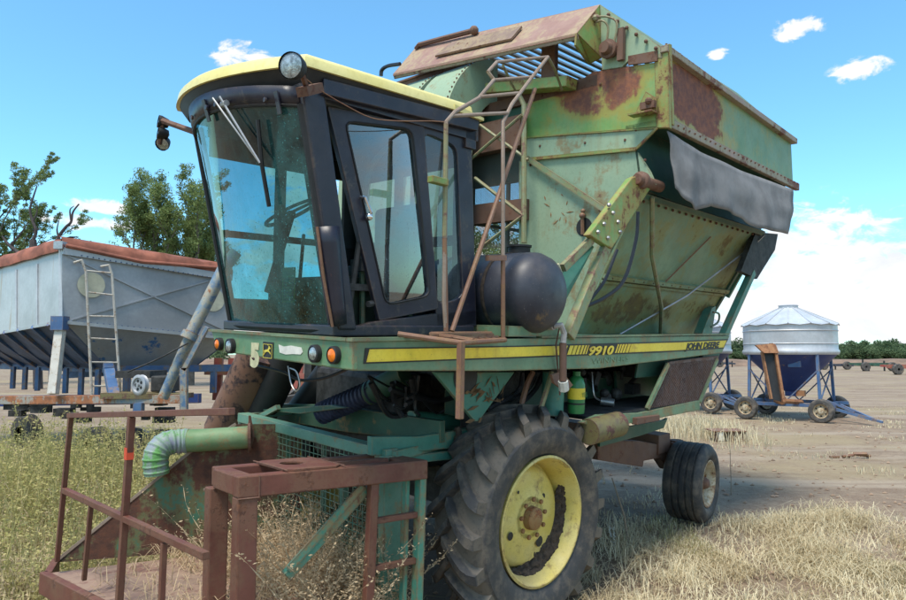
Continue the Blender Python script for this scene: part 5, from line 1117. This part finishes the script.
for k in range(22):
    mb=MB()
    q_=Dp(random.uniform(0,170),random.uniform(404,424),random.uniform(10,11.5))-C0; s_=random.uniform(.05,.2); mb.box(tuple(q_),tuple(q_+V((s_*1.5,s_,s_*.7)))); mb.build('underframe_bracket','engine',GT)
mb=MB(); q_=Dp(133,403,9.6)-C0; mb.box(tuple(q_),tuple(q_+V((.12,.1,-.12)))); mb.build('blue_bracket','bluepaint',GT)
# ------------------------------------------------------------ red implement glimpsed behind
RI=thing('red_implement','faded red implement frame seen under the front of the picker','implement',loc=Dp(250,390,13.5))
rl=RI.location.copy(); d0=lambda x,y,d: Dp(x,y,d)-rl
mb=MB(); mb.beam(d0(205,371,13),d0(262,372,13.6),.12,.14); mb.beam(d0(255,382,13),d0(350,380,13),.2,.28); mb.beam(d0(255,392,12.8),d0(350,393,12.8),.1,.1); mb.build('frame_beam','redfar',RI)
mb=MB()
for x in (219,233,247,262,300,345): mb.beam(d0(x,358,13.2),d0(x-2,400,13.2),.15,.1)
mb.build('frame_upright','redfar',RI)
mb=MB(); mb.lathe([(0,.2),(0,.42),(.05,.48),(.25,.48),(.3,.42),(.3,.2),(.1,.001)],d0(345,405,13.4),(.2,1,0),26); mb.build('implement_wheel','tyre2',RI,True)
mb=MB(); mb.prism([d0(355,372,12),d0(420,372,12),d0(420,400,12),d0(355,400,12)],(0,.2,0)); mb.build('side_panel','redfar',RI)
# scrap tray
q_=Gz(727,440); TY=thing('feed_tray','small rust-brown metal tray lying upside down in the dry grass','metal tray',loc=(q_.x,q_.y,gh(q_.x,q_.y)))
mb=MB(); mb.box((-.36,-.25,.19),(.30,.25,.21)); mb.build('top_sheet','rustpipe',TY)
mb=MB()
for x in (-.3,-.18,.0,.12,.24): mb.box((x,-.22,0),(x+.05,-.15,.19))
mb.box((-.02,-.2,0),(.28,.2,.17)); mb.build('tray_leg','rustmetal',TY)
mb=MB(); mb.box((-.26,-.23,.02),(-.16,-.2,.19)); mb.build('tray_plate','whitep',TY)
q_=Gz(857,457); mb=MB(); random.seed(2)
mb.tube([(-.25,-.02,.03),(.0,.02,.06),(.22,0,.04)],.025,6); mb.tube([(-.05,.02,.07),(.12,-.06,.08),(.2,.03,.03)],.03,6); mb.box((-.45,-.03,.01),(-.3,.02,.04)); o_=mb.build('scrap_metal','rustpipe',None,True); o_.location=(q_.x,q_.y,gh(q_.x,q_.y)); tag(o_,'small reddish piece of scrap lying on the bare dirt at right','scrap')
# ------------------------------------------------------------ mobile field bins
def field_bin():
    FB=thing('field_bin','galvanised cone-roofed field bin on blue wheeled frame with a rusty loading chute, in the yard','field bin')
    N=48; r=1.15; mb=MB(); prof=[]
    for z,w_ in [(1.70,.0),(1.74,.03),(1.80,.03),(1.84,0),(1.97,0),(1.985,.018),(2.0,0),(2.15,0),(2.3,0),(2.32,.02),(2.34,0),(2.46,0),(2.48,.02)]: prof.append((z,r+w_))
    mb.lathe(prof,(0,0,0),(0,0,1),N); mb.build('bin_wall','galv_bin',FB,True)
    mb=MB(); b=len(mb.v); ns=14; per=4
    for i,(z,rr_) in enumerate([(2.455,1.0),(2.60,.78),(2.80,.45),(2.95,.16)]):
        for k in range(ns*per):
            a=2*PI*k/(ns*per); f=abs(((k%per)/per)-.5)*2; R_=r*1.04 if i==0 else rr_*r; mb.v.append(V((math.cos(a)*R_,math.sin(a)*R_,z+.035*f*(1 if i==0 else .7 if i==1 else .3))))
    M_=ns*per
    for i in range(3):
        for k in range(M_): mb.f.append((i*M_+k,i*M_+(k+1)%M_,(i+1)*M_+(k+1)%M_,(i+1)*M_+k))
    mb.build('bin_roof','galv_roof',FB,solid=.01)
    mb=MB()
    for k in range(ns):
        a=2*PI*k/ns; mb.beam((math.cos(a)*r*1.04,math.sin(a)*r*1.04,2.50),(math.cos(a)*.17,math.sin(a)*.17,2.975),.025,.03)
    mb.build('roof_seams','galv_bin',FB)
    mb=MB(); mb.lathe([(2.93,.24),(3.0,.24),(3.015,.26),(3.03,.22),(3.035,.001)],(0,0,0),(0,0,1),24); mb.build('roof_cap','galv_bin',FB,True)
    mb=MB(); mb.lathe([(1.70,1.12),(.72,.16),(.60,.16),(.60,.001)],(0,0,0),(0,0,1),N); mb.build('hopper_cone','bluedeep',FB,True)
    mb=MB(); mb.box((.15,-.86,1.38),(.45,-.80,1.55)); hb=mb.build('inspection_hatch','bluepaint',FB)
    L_,W_=.95,.80
    mb=MB()
    for y in (-W_,W_): mb.beam((-1.2,y,.42),(1.2,y,.42),.07,.09)
    for x in (-.95,0,.95): mb.beam((x,-W_,.42),(x,W_,.42),.07,.09)
    mb.build('underframe','bluepaint',FB)
    for x in (-L_,L_):
        for y in (-W_,W_): mb=MB(); mb.beam((x*.86,y*.95,1.72),(x*.9,y,.40),.07,.07); mb.build('leg','bluepaint',FB)
    mb=MB()
    for y in (-W_,W_): 
        mb.beam((-L_*.86,y,1.3),(0,y,.45),.03,.03); mb.beam((L_*.86,y,1.3),(0,y,.45),.03,.03)
    for x in (-L_*.88,L_*.88):
        mb.beam((x,-W_,1.4),(x,W_,.45),.03,.03); mb.beam((x,W_,1.4),(x,-W_,.45),.03,.03)
    mb.build('cross_brace','bluepaint',FB)
    for x in (-L_+.05,L_-.05):
        for y in (-W_-.12,W_+.12):
            wo=bpy.data.objects.new('wheel',None); COL.objects.link(wo); wo.parent=FB; wo.location=(x,y,.30); wo.rotation_euler=(0,0,0 if y<0 else PI)
            mb=MB(); mb.lathe([(0,.18),(-.01,.22),(.0,.27),(.03,.295),(.06,.30),(.13,.30),(.16,.295),(.19,.27),(.2,.22),(.19,.18)],(0,-.1,0),(0,1,0),32); mb.build('tyre','tyre3' if y<0 else 'tyre',wo,True)
            mb=MB(); mb.lathe([(.01,.18),(.0,.175),(.03,.165),(.06,.15),(.05,.09),(.03,.075),(.0,.06),(-.01,.001)],(0,-.1,0),(0,1,0),24); mb.build('rim','rimwhite',wo,True)
            mb=MB()
            for k in range(6): a=2*PI*k/6; mb.lathe([(.052,.022),(.05,.001)],(math.sin(a)*.12,-.105,math.cos(a)*.12),(0,1,0),8)
            mb.build('rim_holes','rubber',wo)
    mb=MB(); mb.beam((1.0,-.75,.4),(2.0,-.85,.15),.06,.07); mb.beam((1.15,.0,.4),(2.0,-.85,.15),.06,.07); mb.beam((1.0,-.75,.55),(1.6,-.80,.3),.04,.04); mb.beam((2.0,-.85,.15),(2.2,-.95,.11),.06,.05); mb.build('drawbar','bluepaint',FB)
    # loading chute
    return FB
mt['galv_roof']=galv('galvanised_roof',(.55,.57,.60),.02); mt['rustorange']=paint('orange_rust_steel',(.28,.12,.05),(.34,.17,.08),.5,6,.7,r1=(.24,.10,.05),r2=(.12,.06,.04),ry=(.26,.12,.05))
def place_bin(o_,px,d,rz):
    q_=Dp(px,354,d); o_.location=(q_.x,q_.y,gh(q_.x,q_.y)); o_.rotation_euler=(0,0,rz)
YAW=math.atan2(-.64,.77)
FB=field_bin(); place_bin(FB,790,18.6,YAW); FB['group']='galvanised field bins in the yard'
F2=copy_tree(FB); place_bin(F2,691,21.2,YAW); F2['label']='galvanised field bin standing mostly hidden behind the rear of the picker'
bpy.context.view_layer.update(); inv=FB.matrix_world.inverted()
fb=lambda x,y,d: inv@Dp(x,y,d)
mb=MB(); t0=fb(766,350,17.5); t1=fb(787,401,17.3); sdv=(inv.to_3x3()@V((1,0,0))); 
pL0=fb(762,352,17.5);pR0=fb(774.5,350,17.5);pL1=fb(771,399,17.3);pR1=fb(783,402,17.3); dv=inv.to_3x3()@V((0,.08,0))
mb.prism([pL0,pR0,pR1,pL1],dv); LC=mb.build('loading_chute','beltrub' if 'beltrub' in mt else 'rubber',FB)
mb=MB(); mb.beam(pL0,pL1,.04,.12,up=dv); mb.beam(pR0,pR1,.07,.14,up=dv); mb.build('chute_side','rustorange',LC)
mb=MB(); mb.prism([fb(755.5,345,17.4),fb(774,343.5,17.5),fb(778,353,17.4),fb(764,353,17.3)],dv); mb.prism([fb(773,343,17.5),fb(776,345,17.5),fb(779,353,17.4),fb(777,353,17.4)],dv*3); mb.build('chute_mouth','rustorange',LC)
mb=MB(); mb.lathe([(0,.12),(.25,.12)],fb(782,400,17.9),dv,14,True); mb.tube([fb(784,401,17.6),fb(802,402,17.8)],.06,8); mb.box(tuple(fb(796,396,17.8)),tuple(fb(796,396,17.8)+V((.2,.15,.14)))); mb.build('auger_boot','rustorange',FB)
# ------------------------------------------------------------ far implements on the paddock edge
def far_impl(x0,x1,yb,h,col,label,seed):
    random.seed(seed); d=1.7*FL/(yb-354.); L=(x1-x0)/FL*d; o=Dp((x0+x1)/2,yb,d); T=thing('farm_implement',label,'implement',group='implements parked along the paddock edge',loc=(o.x,o.y,0))
    mb=MB(); mb.beam((-L/2,0,h*.55),(L/2,0,h*.5),.3,h*.22); mb.beam((-L/2,.9,h*.6),(L/2,1.2,h*.6),.2,h*.16)
    n=int(L/1.1)
    for k in range(n): x=-L/2+(k+.5)*L/n; mb.beam((x,-.4,h*.5),(x+.1,1.2,h*.6),.12,.15)
    mb.build('tool_bar',col,T)
    mb=MB()
    for k in range(n): x=-L/2+(k+.5)*L/n+random.uniform(-.3,.3); z=random.uniform(.5,1.)*h; mb.beam((x,0,0),(x,0,z),.10,.14)
    mb.build('tines','engine',T)
    for x in (-L*.3,L*.3): mb=MB(); mb.lathe([(0,.1),(0,.4),(.05,.45),(.25,.45),(.3,.4),(.3,.1),(.3,.001)],(x,-.5,.45),(0,1,0),18); mb.build('implement_wheel','tyre',T,True)
mt['darkblue']=simple('dark_weathered_steel',(.04,.05,.07),.7,0,.3,3,.1)
far_impl(815,853,369.5,.9,'darkblue','dark low tillage bar parked on the far paddock, left one at the right edge',1)
far_impl(855,899,371,1.2,'dkgreen','dark green farm implement parked on the far paddock beyond the right bin',2)
far_impl(888,925,374.5,1.2,'redfar','faded red farm implement parked on the far paddock at the right edge',3)
far_impl(655,735,367,.9,'darkblue','dark low implement on the far paddock behind the left bin',4)
# long low earth bank
mb=MB()
def bank(u,v):
    x=-140+u*300; y=100+6*math.sin(u*7); return (x,y+v*9,-.1+(1.1+.5*noise.noise(V((u*30,0,0))))*math.sin(PI*v)*(1 if u>.3 else .5))
mb.sheet(bank,80,6); mt['bank']=simple('bare_earth_bank',(.19,.125,.085),.95,0,.3,.6,.5); b_=mb.build('earth_bank','bank',None,True); tag(b_,kind='structure')
# ------------------------------------------------------------ vegetation
def quads(name,cent,ax1,ax2,mat,parent=None,rnd=None,tri=False):
    n=len(cent); 
    v=np.empty((n,4,3)); v[:,0]=cent-ax1*.5; v[:,1]=cent+ax2*.5; v[:,2]=cent+ax1*.5; v[:,3]=cent-ax2*.5
    me=bpy.data.meshes.new(name); me.vertices.add(4*n); me.vertices.foreach_set('co',v.reshape(-1)); me.loops.add(4*n); me.loops.foreach_set('vertex_index',np.arange(4*n,dtype=np.int32))
    me.polygons.add(n); me.polygons.foreach_set('loop_start',np.arange(0,4*n,4,dtype=np.int32)); me.polygons.foreach_set('loop_total',np.full(n,4,dtype=np.int32)); me.update()
    r=np.random.rand(n) if rnd is None else rnd; at=me.attributes.new('rnd','FLOAT','POINT'); at.data.foreach_set('value',np.repeat(r,4).astype(np.float32))
    me.materials.append(mt[mat]); o=bpy.data.objects.new(name,me); COL.objects.link(o); 
    if parent is not None:o.parent=parent
    return o
def rdir(n):
    a=np.random.randn(n,3); return a/np.linalg.norm(a,axis=1)[:,None]
def leaf_cloud(name,cen,rad,n,size,mat,parent,droop=.0):
    """cen (k,3), rad (k,) clump centres"""
    k=len(cen); idx=np.random.randint(0,k,n); d=rdir(n)*(np.random.rand(n)**.45)[:,None]; d[:,2]*=.75; pos=cen[idx]+d*rad[idx][:,None]
    a=rdir(n); a[:,2]-=droop; a/=np.linalg.norm(a,axis=1)[:,None]; b=np.cross(a,rdir(n)); b/=np.linalg.norm(b,axis=1)[:,None]
    s=size*(.6+.8*np.random.rand(n))[:,None]; ck=np.random.rand(k)[idx]; r=np.clip(.55*ck+.45*np.random.rand(n),0,1)
    return quads(name,pos,a*s*1.6,b*s*.55,mat,parent,r)
def tree(name,label,x,y,H,Wc,leafn,lsize,seed,base=.25,mat='leaf',group=None,cat_='tree',bark='bark',limbs=7,lean=0.,trunk_r=None,rad=(.45,1.0)):
    rs=random.Random(seed); np.random.seed(seed); T=thing(name,label,cat_,group=group,loc=(x,y,gh(x,y)))
    mb=MB(); tips=[]; tr=trunk_r or H*.018
    def branch(p0,d,L,r,lev):
        n=4; pts=[p0]; dd=d.copy()
        for i in range(n):
            dd=(dd+V((rs.uniform(-.25,.25),rs.uniform(-.25,.25),rs.uniform(-.08,.2)))).normalized(); pts.append(pts[-1]+dd*L/n)
        mb.tube(pts,r,6,r2=r*.4,cap=False)
        if lev>=1: tips.extend(pts[2:])
        if lev<3:
            for k in range(rs.choice([2,3,3]) if lev<2 else 2):
                i=rs.choice([2,3,4,4]); nd=(dd*.7+V((rs.uniform(-1,1)*Wc/H*1.6,rs.uniform(-1,1)*Wc/H*1.6,rs.uniform(-.05,.7)))).normalized(); branch(pts[i],nd,L*rs.uniform(.45,.72),r*.5,lev+1)
    p=V((0,0,-.2)); top=V((lean,0,H*base+.3)); mb.tube([p,p.lerp(top,.5)+V((rs.uniform(-.1,.1)*H*.1,0,0)),top],tr,8,r2=tr*.75,cap=False)
    for k in range(limbs):
        a=2*PI*k/limbs+rs.uniform(-.4,.4); sp=rs.uniform(.15,.8)*Wc/H*1.5; branch(top.lerp(p,rs.uniform(0,.25)),V((math.cos(a)*sp,math.sin(a)*sp,1)).normalized(),H*(1-base)*rs.uniform(.38,.6),tr*.5,0)
    mb.build('trunk',bark,T,True)
    t=np.array([tuple(q) for q in tips]); 
    if leafn:
        # squash into the intended crown
        rr=np.random.uniform(rad[0],rad[1],len(t))*Wc*.12; leaf_cloud('crown',t,rr,leafn,lsize,mat,T,.3)
    return T
def at(px,d): q=Dp(px,354,d); return q.x,q.y
G='gum trees behind the trailer'
tree('gum_tree','leafy grey-green tree behind the left end of the trailer',*at(-22,38),12.4,2.6,42000,.085,21,.25,group=G)
tree('gum_tree','tall feathery tree behind the trailer, left of the cab windscreen',*at(158,36),11.2,3.8,42000,.085,5,.3,group=G)
tree('gum_tree','broad leafy tree right behind the windscreen edge',*at(192,38),10.6,3.4,44000,.085,9,.3,group=G)
tree('gum_tree','lower rounded tree between the dead tree and the tall feathery one',*at(114,42),7.9,2.8,16000,.085,14,.3,group=G)
tree('gum_tree','small bushy tree seen above the trailer tarp',*at(136,46),8.3,3.0,16000,.085,25,.3,group=G)
tree('gum_tree','leafy tree glimpsed through the gap behind the cab',*at(487,40),9.0,6.0,12000,.12,33,.3,group=G)
tree('gum_tree','leafy tree glimpsed low through the cab windows',*at(440,44),7.4,6.0,9000,.12,37,.3,group=G)
# dead tree
DT=thing('dead_tree','bare dead tree with two crooked dark limbs above the trailer tarp','dead tree',loc=(*at(40,34),0))
dl0=DT.location.copy(); dp=lambda x,y: Dp(x,y,34)-dl0
mb=MB(); mb.tube([V((0,0,-.2)),dp(36,270),dp(33,240)],.22,8,r2=.16)
def dead(l,r): mb.tube(cat([dp(*q) for q in l],4),r,6,r2=r*.3)
dead([(30,262),(31,246),(36,232),(33,222),(30,210),(33,198),(37,186)],.10); dead([(33,222),(37,212),(36,205)],.05); dead([(34,232),(40,228),(45,225)],.04)
dead([(36,262),(56,242),(59,236),(66,227),(71,222),(73,212),(79,204)],.11); dead([(59,238),(57,230),(59,220)],.06); dead([(71,220),(70,210),(74,206)],.05); dead([(66,227),(72,226),(70,233)],.03)
dead([(30,262),(10,246),(2,236)],.13); dead([(10,246),(22,232),(28,222)],.06)
mb.build('trunk','deadbark',DT,True)
# far tree line: individual crowns on the right, a mass behind
random.seed(12)
def fartree(label,seed):
    np.random.seed(seed); rs=random.Random(seed); T=thing('far_tree',label,'tree',group='trees along the far paddock edge')
    k=34; c=np.random.randn(k,3)*np.array([3.0,2.2,1.1]); c[:,2]=np.abs(c[:,2])*.9+.5+np.random.rand(k)*1.9
    leaf_cloud('crown',c,np.random.uniform(.8,1.5,k),5200,.36,'farleaf',T); mb=MB(); mb.tube([(0,0,-.3),(.1,0,1.5),(.3,.1,3)],.25,6,r2=.1)
    for q in c[:6]: mb.tube([(0,0,1),tuple(q)],.1,5,r2=.04,cap=False)
    mb.build('trunk','bark',T,True); return T
protos=[fartree('',s) for s in (51,52,53)]
FT=[(731,150),(742,160),(754,148),(766,158),(842,150),(852,160),(860,146),(868,158),(875,150),(884,160),(891,145),(899,152),(907,160),(916,150),(822,165),(700,155),(716,162),(690,150),(670,158),(650,150),(630,160),(925,160),(834,170)]
names=['darkest','rounded','spreading']
for i,(px,d) in enumerate(FT):
    o_=protos[i] if i<3 else copy_tree(protos[i%3]); x,y=at(px,d); s=random.uniform(.82,1.25); o_.location=(x,y,-.1); o_.scale=(s,s,s*random.uniform(.85,1.15)); o_.rotation_euler=(0,0,random.uniform(0,6.28)); o_['label']='dull green tree in the distant row along the far paddock edge'
# wooded mass beyond
np.random.seed(77)
k=420; c=np.stack([np.random.uniform(-330,330,k),np.random.uniform(178,230,k),np.random.uniform(1.0,4.2,k)],1); o_=leaf_cloud('distant_woodland',c,np.random.uniform(2.,3.6,k),60000,.9,'farleaf',None); tag(o_,kind='stuff',label='hazy band of distant trees on the horizon')
# ---- grass blades
def blades(name,pos,h,w,mat,bend=.5,rnd=None,label=None,parent=None,dirn=None):
    n=len(pos); a=np.random.rand(n)*6.283; lean=(np.random.rand(n)**.8)*bend; d=np.stack([np.cos(a),np.sin(a),np.zeros(n)],1)
    if dirn is not None: d=d*.7+dirn; d/=np.linalg.norm(d,axis=1)[:,None]
    sd=np.stack([-d[:,1],d[:,0],np.zeros(n)],1)*(w*.5)[:,None]; up=np.array([0,0,1.])
    mid=pos+(up*.6+d*(lean*.35)[:,None])*h[:,None]; tip=pos+(up*(1-.45*lean)[:,None]+d*(lean*1.0)[:,None])*h[:,None]
    v=np.empty((n,5,3)); v[:,0]=pos-sd;v[:,1]=pos+sd;v[:,2]=mid+sd*.8;v[:,3]=mid-sd*.8;v[:,4]=tip
    me=bpy.data.meshes.new(name); me.vertices.add(5*n); me.vertices.foreach_set('co',v.reshape(-1)); b=np.arange(n)*5
    lo=np.stack([b,b+1,b+2,b+3,b+3,b+2,b+4],1).reshape(-1).astype(np.int32); me.loops.add(7*n); me.loops.foreach_set('vertex_index',lo)
    me.polygons.add(2*n); s=np.arange(n)*7; me.polygons.foreach_set('loop_start',np.stack([s,s+4],1).reshape(-1).astype(np.int32)); me.polygons.foreach_set('loop_total',np.tile([4,3],n).astype(np.int32)); me.update()
    r=np.random.rand(n) if rnd is None else rnd; at_=me.attributes.new('rnd','FLOAT','POINT'); at_.data.foreach_set('value',np.repeat(r,5).astype(np.float32)); me.materials.append(mt[mat])
    o=bpy.data.objects.new(name,me); COL.objects.link(o)
    if label: o['label']=label
    if parent is not None:o.parent=parent
    else: o['kind']='stuff'
    return o
def scatter(n,x0,x1,y0,y1,dens,seed):
    np.random.seed(seed); out=[]
    xs=np.random.uniform(x0,x1,n); ys=np.random.uniform(y0,y1,n); r=np.random.rand(n)
    for x,y,q in zip(xs,ys,r):
        if q<dens(x,y): out.append((x,y,gh(x,y)-.01))
    return np.array(out)
nz=lambda x,y,s,o=0: noise.noise(V((x*s,y*s,o)))
def sm(v,a,b): t=min(1,max(0,(v-a)/(b-a))); return t*t*(3-2*t)
def loc(x,y):         # position in machine plan coordinates
    q=WF.loc(V((x,y,0))); return q.x,q.y
def dright(x,y):
    lx,ly=loc(x,y)
    edge=1.0-sm(y+.5*nz(x,y,.9,4),6.6,7.9)     # fades to bare dirt beyond
    m=edge*sm(ly+.30*nz(x,y,1.3,9),.30,-.12)
    c=.12+.88*sm(nz(x,y,1.7,2)+.5*nz(x,y,4.3,6),-.30,.30)
    m=max(m,edge*.45*sm(ly+.5*nz(x,y,1.2,19),1.3,.3)*(1 if lx>.5 else 0))
    return m*c
P_=scatter(230000,.3,8.0,3.3,8.2,dright,1); n=len(P_); q=np.array([nz(x,y,1.1,7) for x,y,_ in P_]); 
h=(.05+.15*np.random.rand(n)**1.5)*(1+.7*np.clip(q*2,-.6,1)); q2=np.array([nz(x,y,2.3,17)+.6*nz(x,y,6,18) for x,y,_ in P_]); blades('dry_grass',P_,h,np.full(n,.005)+.0035*np.random.rand(n),'straw',2.0,rnd=np.clip(.5+q2*.9+.25*np.random.randn(n),0,1),label='matted straw-coloured dry grass beside the wheels')
gi=np.array([i for i in range(n) if nz(P_[i][0],P_[i][1],1.6,31)>.18 and random.random()<.5]); 
if len(gi): blades('green_grass',P_[gi]+np.array([.01,0,0]),.05+.08*np.random.rand(len(gi)),np.full(len(gi),.006),'grass',1.0,label='short green tufts growing through the dry grass')
def dleft(x,y):
    lx,ly=loc(x,y)
    ins=(lx>-2.6 and lx<-.9 and -.3<ly<2.25)
    if ins: return 0.
    m=sm(y,13.,9.5); return m*(.35+.65*sm(nz(x,y,1.1,12),-.4,.2))*(1-sm(x+.3*nz(x,y,1,3),-1.2,-.5) if y>5.5 else (1-sm(x,-.9,-.3)))
P_=scatter(100000,-8.5,0,2.6,13,dleft,2); n=len(P_); blades('long_grass',P_,.14+.30*np.random.rand(n)**1.3,.007+.006*np.random.rand(n),'grass',1.5,label='long yellow-green grass in front of the trailer')
P_=scatter(120000,-8.5,0,2.6,13,lambda x,y:dleft(x,y)*sm(nz(x,y,.8,44),-.2,.3),22); n=len(P_); blades('straw_litter',P_,.10+.22*np.random.rand(n),.007+.004*np.random.rand(n),'straw',1.3,label='dry straw tangled in the long grass')
# sparse tufts on the dirt and round the rear
def dmid(x,y):
    lx,ly=loc(x,y); return (sm(nz(x,y,.9,5),.12,.4)*.8*(1-sm(y,16,24))*sm(x,0,1)) if y>6.2 else .0
P_=scatter(60000,0,16,6.2,24,dmid,3); n=len(P_); blades('sparse_grass',P_,.04+.10*np.random.rand(n),.007+.006*np.random.rand(n),'straw',1.1,label='sparse dry tufts on the bare dirt')
def dbehind(x,y):
    q_=V((x,y,0)); c=Gz(705,432); return math.exp(-(((x-c.x)/1.5)**2+((y-c.y)/1.6)**2))
P_=scatter(26000,.5,6.,8,17,dbehind,4); n=len(P_); blades('tall_dry_grass',P_,.15+.32*np.random.rand(n),.009+.006*np.random.rand(n),'straw',.7,label='tall dry grass behind the rear axle')
def dunder(x,y):
    lx,ly=loc(x,y); return .5*sm(nz(x,y,1.4,8),-.1,.4) if (-1.0<lx<3.4 and -.1<ly<3.2) else 0
P_=scatter(26000,-2,5,4,10,dunder,6); n=len(P_); blades('shaded_litter',P_,.03+.09*np.random.rand(n),.006+.004*np.random.rand(n),'dryweed',1.3,label='dry litter on the ground under the picker')
# ---- weeds with branching stems and leaflets
def weeds(name,spots,mat,label,hr,leafsz,nl=45,spread=.35,seed=0,z0=None):
    rs=np.random.RandomState(seed); cen=[];a1=[];a2=[];rn=[]; mb_p=[];mh=[]
    for (x,y,s) in spots:
        z=gh(x,y) if z0 is None else z0; H=rs.uniform(*hr)*s; col=rs.rand()
        for st in range(rs.randint(2,5)):
            a=rs.rand()*6.28; ln=rs.uniform(.1,spread); d=np.array([math.cos(a)*ln,math.sin(a)*ln,1.]); pr=np.array([x,y,z]); segs=6
            for i in range(segs):
                d2=d+rs.randn(3)*.12; nx_=pr+d2*H/segs; seg=nx_-pr; sd=np.cross(seg,rs.randn(3)); sd/=np.linalg.norm(sd)+1e-9; cen.append((pr+nx_)/2);a1.append(seg*1.05);a2.append(sd*.011*(1-.5*i/segs)); rn.append(col*.6+.3)
                for b in range(int(nl/segs/2)):
                    t=rs.rand(); q=pr+seg*t; dd=rs.randn(3); dd/=np.linalg.norm(dd); dd[2]=abs(dd[2])*.6; L=leafsz*rs.uniform(.5,1.4)*(1.2-.5*i/segs); off=dd*L*rs.uniform(.4,1.6); sd=np.cross(dd,rs.randn(3)); sd/=np.linalg.norm(sd)+1e-9; cen.append(q+off);a1.append(dd*L);a2.append(sd*L*.38);rn.append(np.clip(col*.6+rs.rand()*.4,0,1))
                pr=nx_
    o=quads(name,np.array(cen),np.array(a1),np.array(a2),mat,None,np.array(rn)); tag(o,label,kind='stuff'); return o
rs=random.Random(8); sp=[]
for k in range(260):
    px=rs.uniform(-30,240); d=rs.uniform(4.9,9.0); q_=Dp(px,354,d); lx,ly=loc(q_.x,q_.y)
    if lx>-2.7 and ly<2.3 and lx<-.4: continue
    if px>150 and d<5.8: continue
    sp.append((q_.x,q_.y,rs.uniform(.6,1.1)))
sp2=[]
for k in range(230):
    px=rs.uniform(-40,215); d=rs.uniform(6.5,9.6); q_=Dp(px,354,d); lx,ly=loc(q_.x,q_.y)
    if lx>-.6 and px>200: continue
    sp2.append((q_.x,q_.y,rs.uniform(.6,1.)))
weeds('tall_weeds',sp2,'weed','tall seeding weeds in front of the trailer deck',(.85,1.2),.046,60,.4,11)
weeds('roadside_weeds',sp,'weed','tall yellow-green thistly weeds around the guard rails',(.55,.9),.042,54,.4,1)
sp=[]
for k in range(170): q_=WF.wld(V((rs.uniform(-1.75,-1.0),rs.uniform(.25,1.6),0))); sp.append((q_.x,q_.y,rs.uniform(.5,1.15)))
weeds('dried_tumbleweed',sp,'dryweed','tangled dry brown weeds caught inside the mesh cage',(.35,.62),.026,110,1.1,2,.15)
sp=[]
for k in range(24): q_=WF.wld(V((rs.uniform(-2.0,-1.1),rs.uniform(.3,1.1),0))); sp.append((q_.x,q_.y,rs.uniform(.4,.9)))
weeds('dried_tumbleweed',sp,'dryweed','loose dry stalks under the red stand frame',(.4,.7),.028,50,1.0,3)
sp=[]
for k in range(80):
    px=rs.uniform(-20,200); d=rs.uniform(4.4,8.5); q_=Dp(px,354,d); lx,ly=loc(q_.x,q_.y)
    if lx>-2.7 and ly<2.35: continue
    sp.append((q_.x,q_.y,rs.uniform(.5,1.1)))
weeds('dead_weeds',sp,'dryweed','dead brown weeds standing in the long grass at left',(.35,.8),.03,46,.6,13)
for k in range(1): pass
sp=[(q_.x,q_.y,.8) for q_ in [Gz(x_,y_,-.1) for x_,y_ in ((612,470),(630,480),(605,490),(650,455),(690,440),(440,560),(640,470))]]
weeds('dry_stalks',sp,'dryweed','dry stalks between the wheels',(.2,.4),.02,26,.5,4)
q_=Gz(614,560,-.2); weeds('flowering_weed',[(q_.x,q_.y,1.)],'dusty','small pale weed with whitish flower head beside the big wheel',(.18,.22),.016,60,.35,5)
q_=Gz(487,610,-.22); weeds('fleabane_weed',[(q_.x,q_.y,1.),(q_.x+.03,q_.y,.7)],'grass','narrow green weed in front of the big tyre',(.30,.34),.03,70,.12,6)
np.random.seed(5); P_=[]
for k in range(2600):
    u,v=np.random.rand(),np.random.rand()
    q_=WF.wld(V((-2.45+1.1*u,.55+1.45*v,.252))); 
    if np.random.rand()<.12+.88*(u>.5 or v<.25)*max(0,.5+noise.noise(q_*3)): P_.append(tuple(q_))
P_=np.array(P_); n=len(P_); blades('floor_litter',P_,.05+.12*np.random.rand(n),.005+.003*np.random.rand(n),'dryweed',2.2,label='straw litter lying on the platform floor')
# bare sticks
for (l,r) in (([(629,546),(624,515),(612,478)],.012),([(731,500),(731,480),(730,450)],.006)):
    b_=Gz(*l[0],-.1); d=b_.y; mb=MB(); mb.tube([Dp(x,y,d)-b_ for x,y in l],r,6,r2=r*.5); o_=mb.build('dry_stick','twig',None,True); o_.location=b_; tag(o_,'thin dead stick leaning out of the ground between the wheels' if r>.01 else 'very thin upright stalk right of the rear wheel','stick')
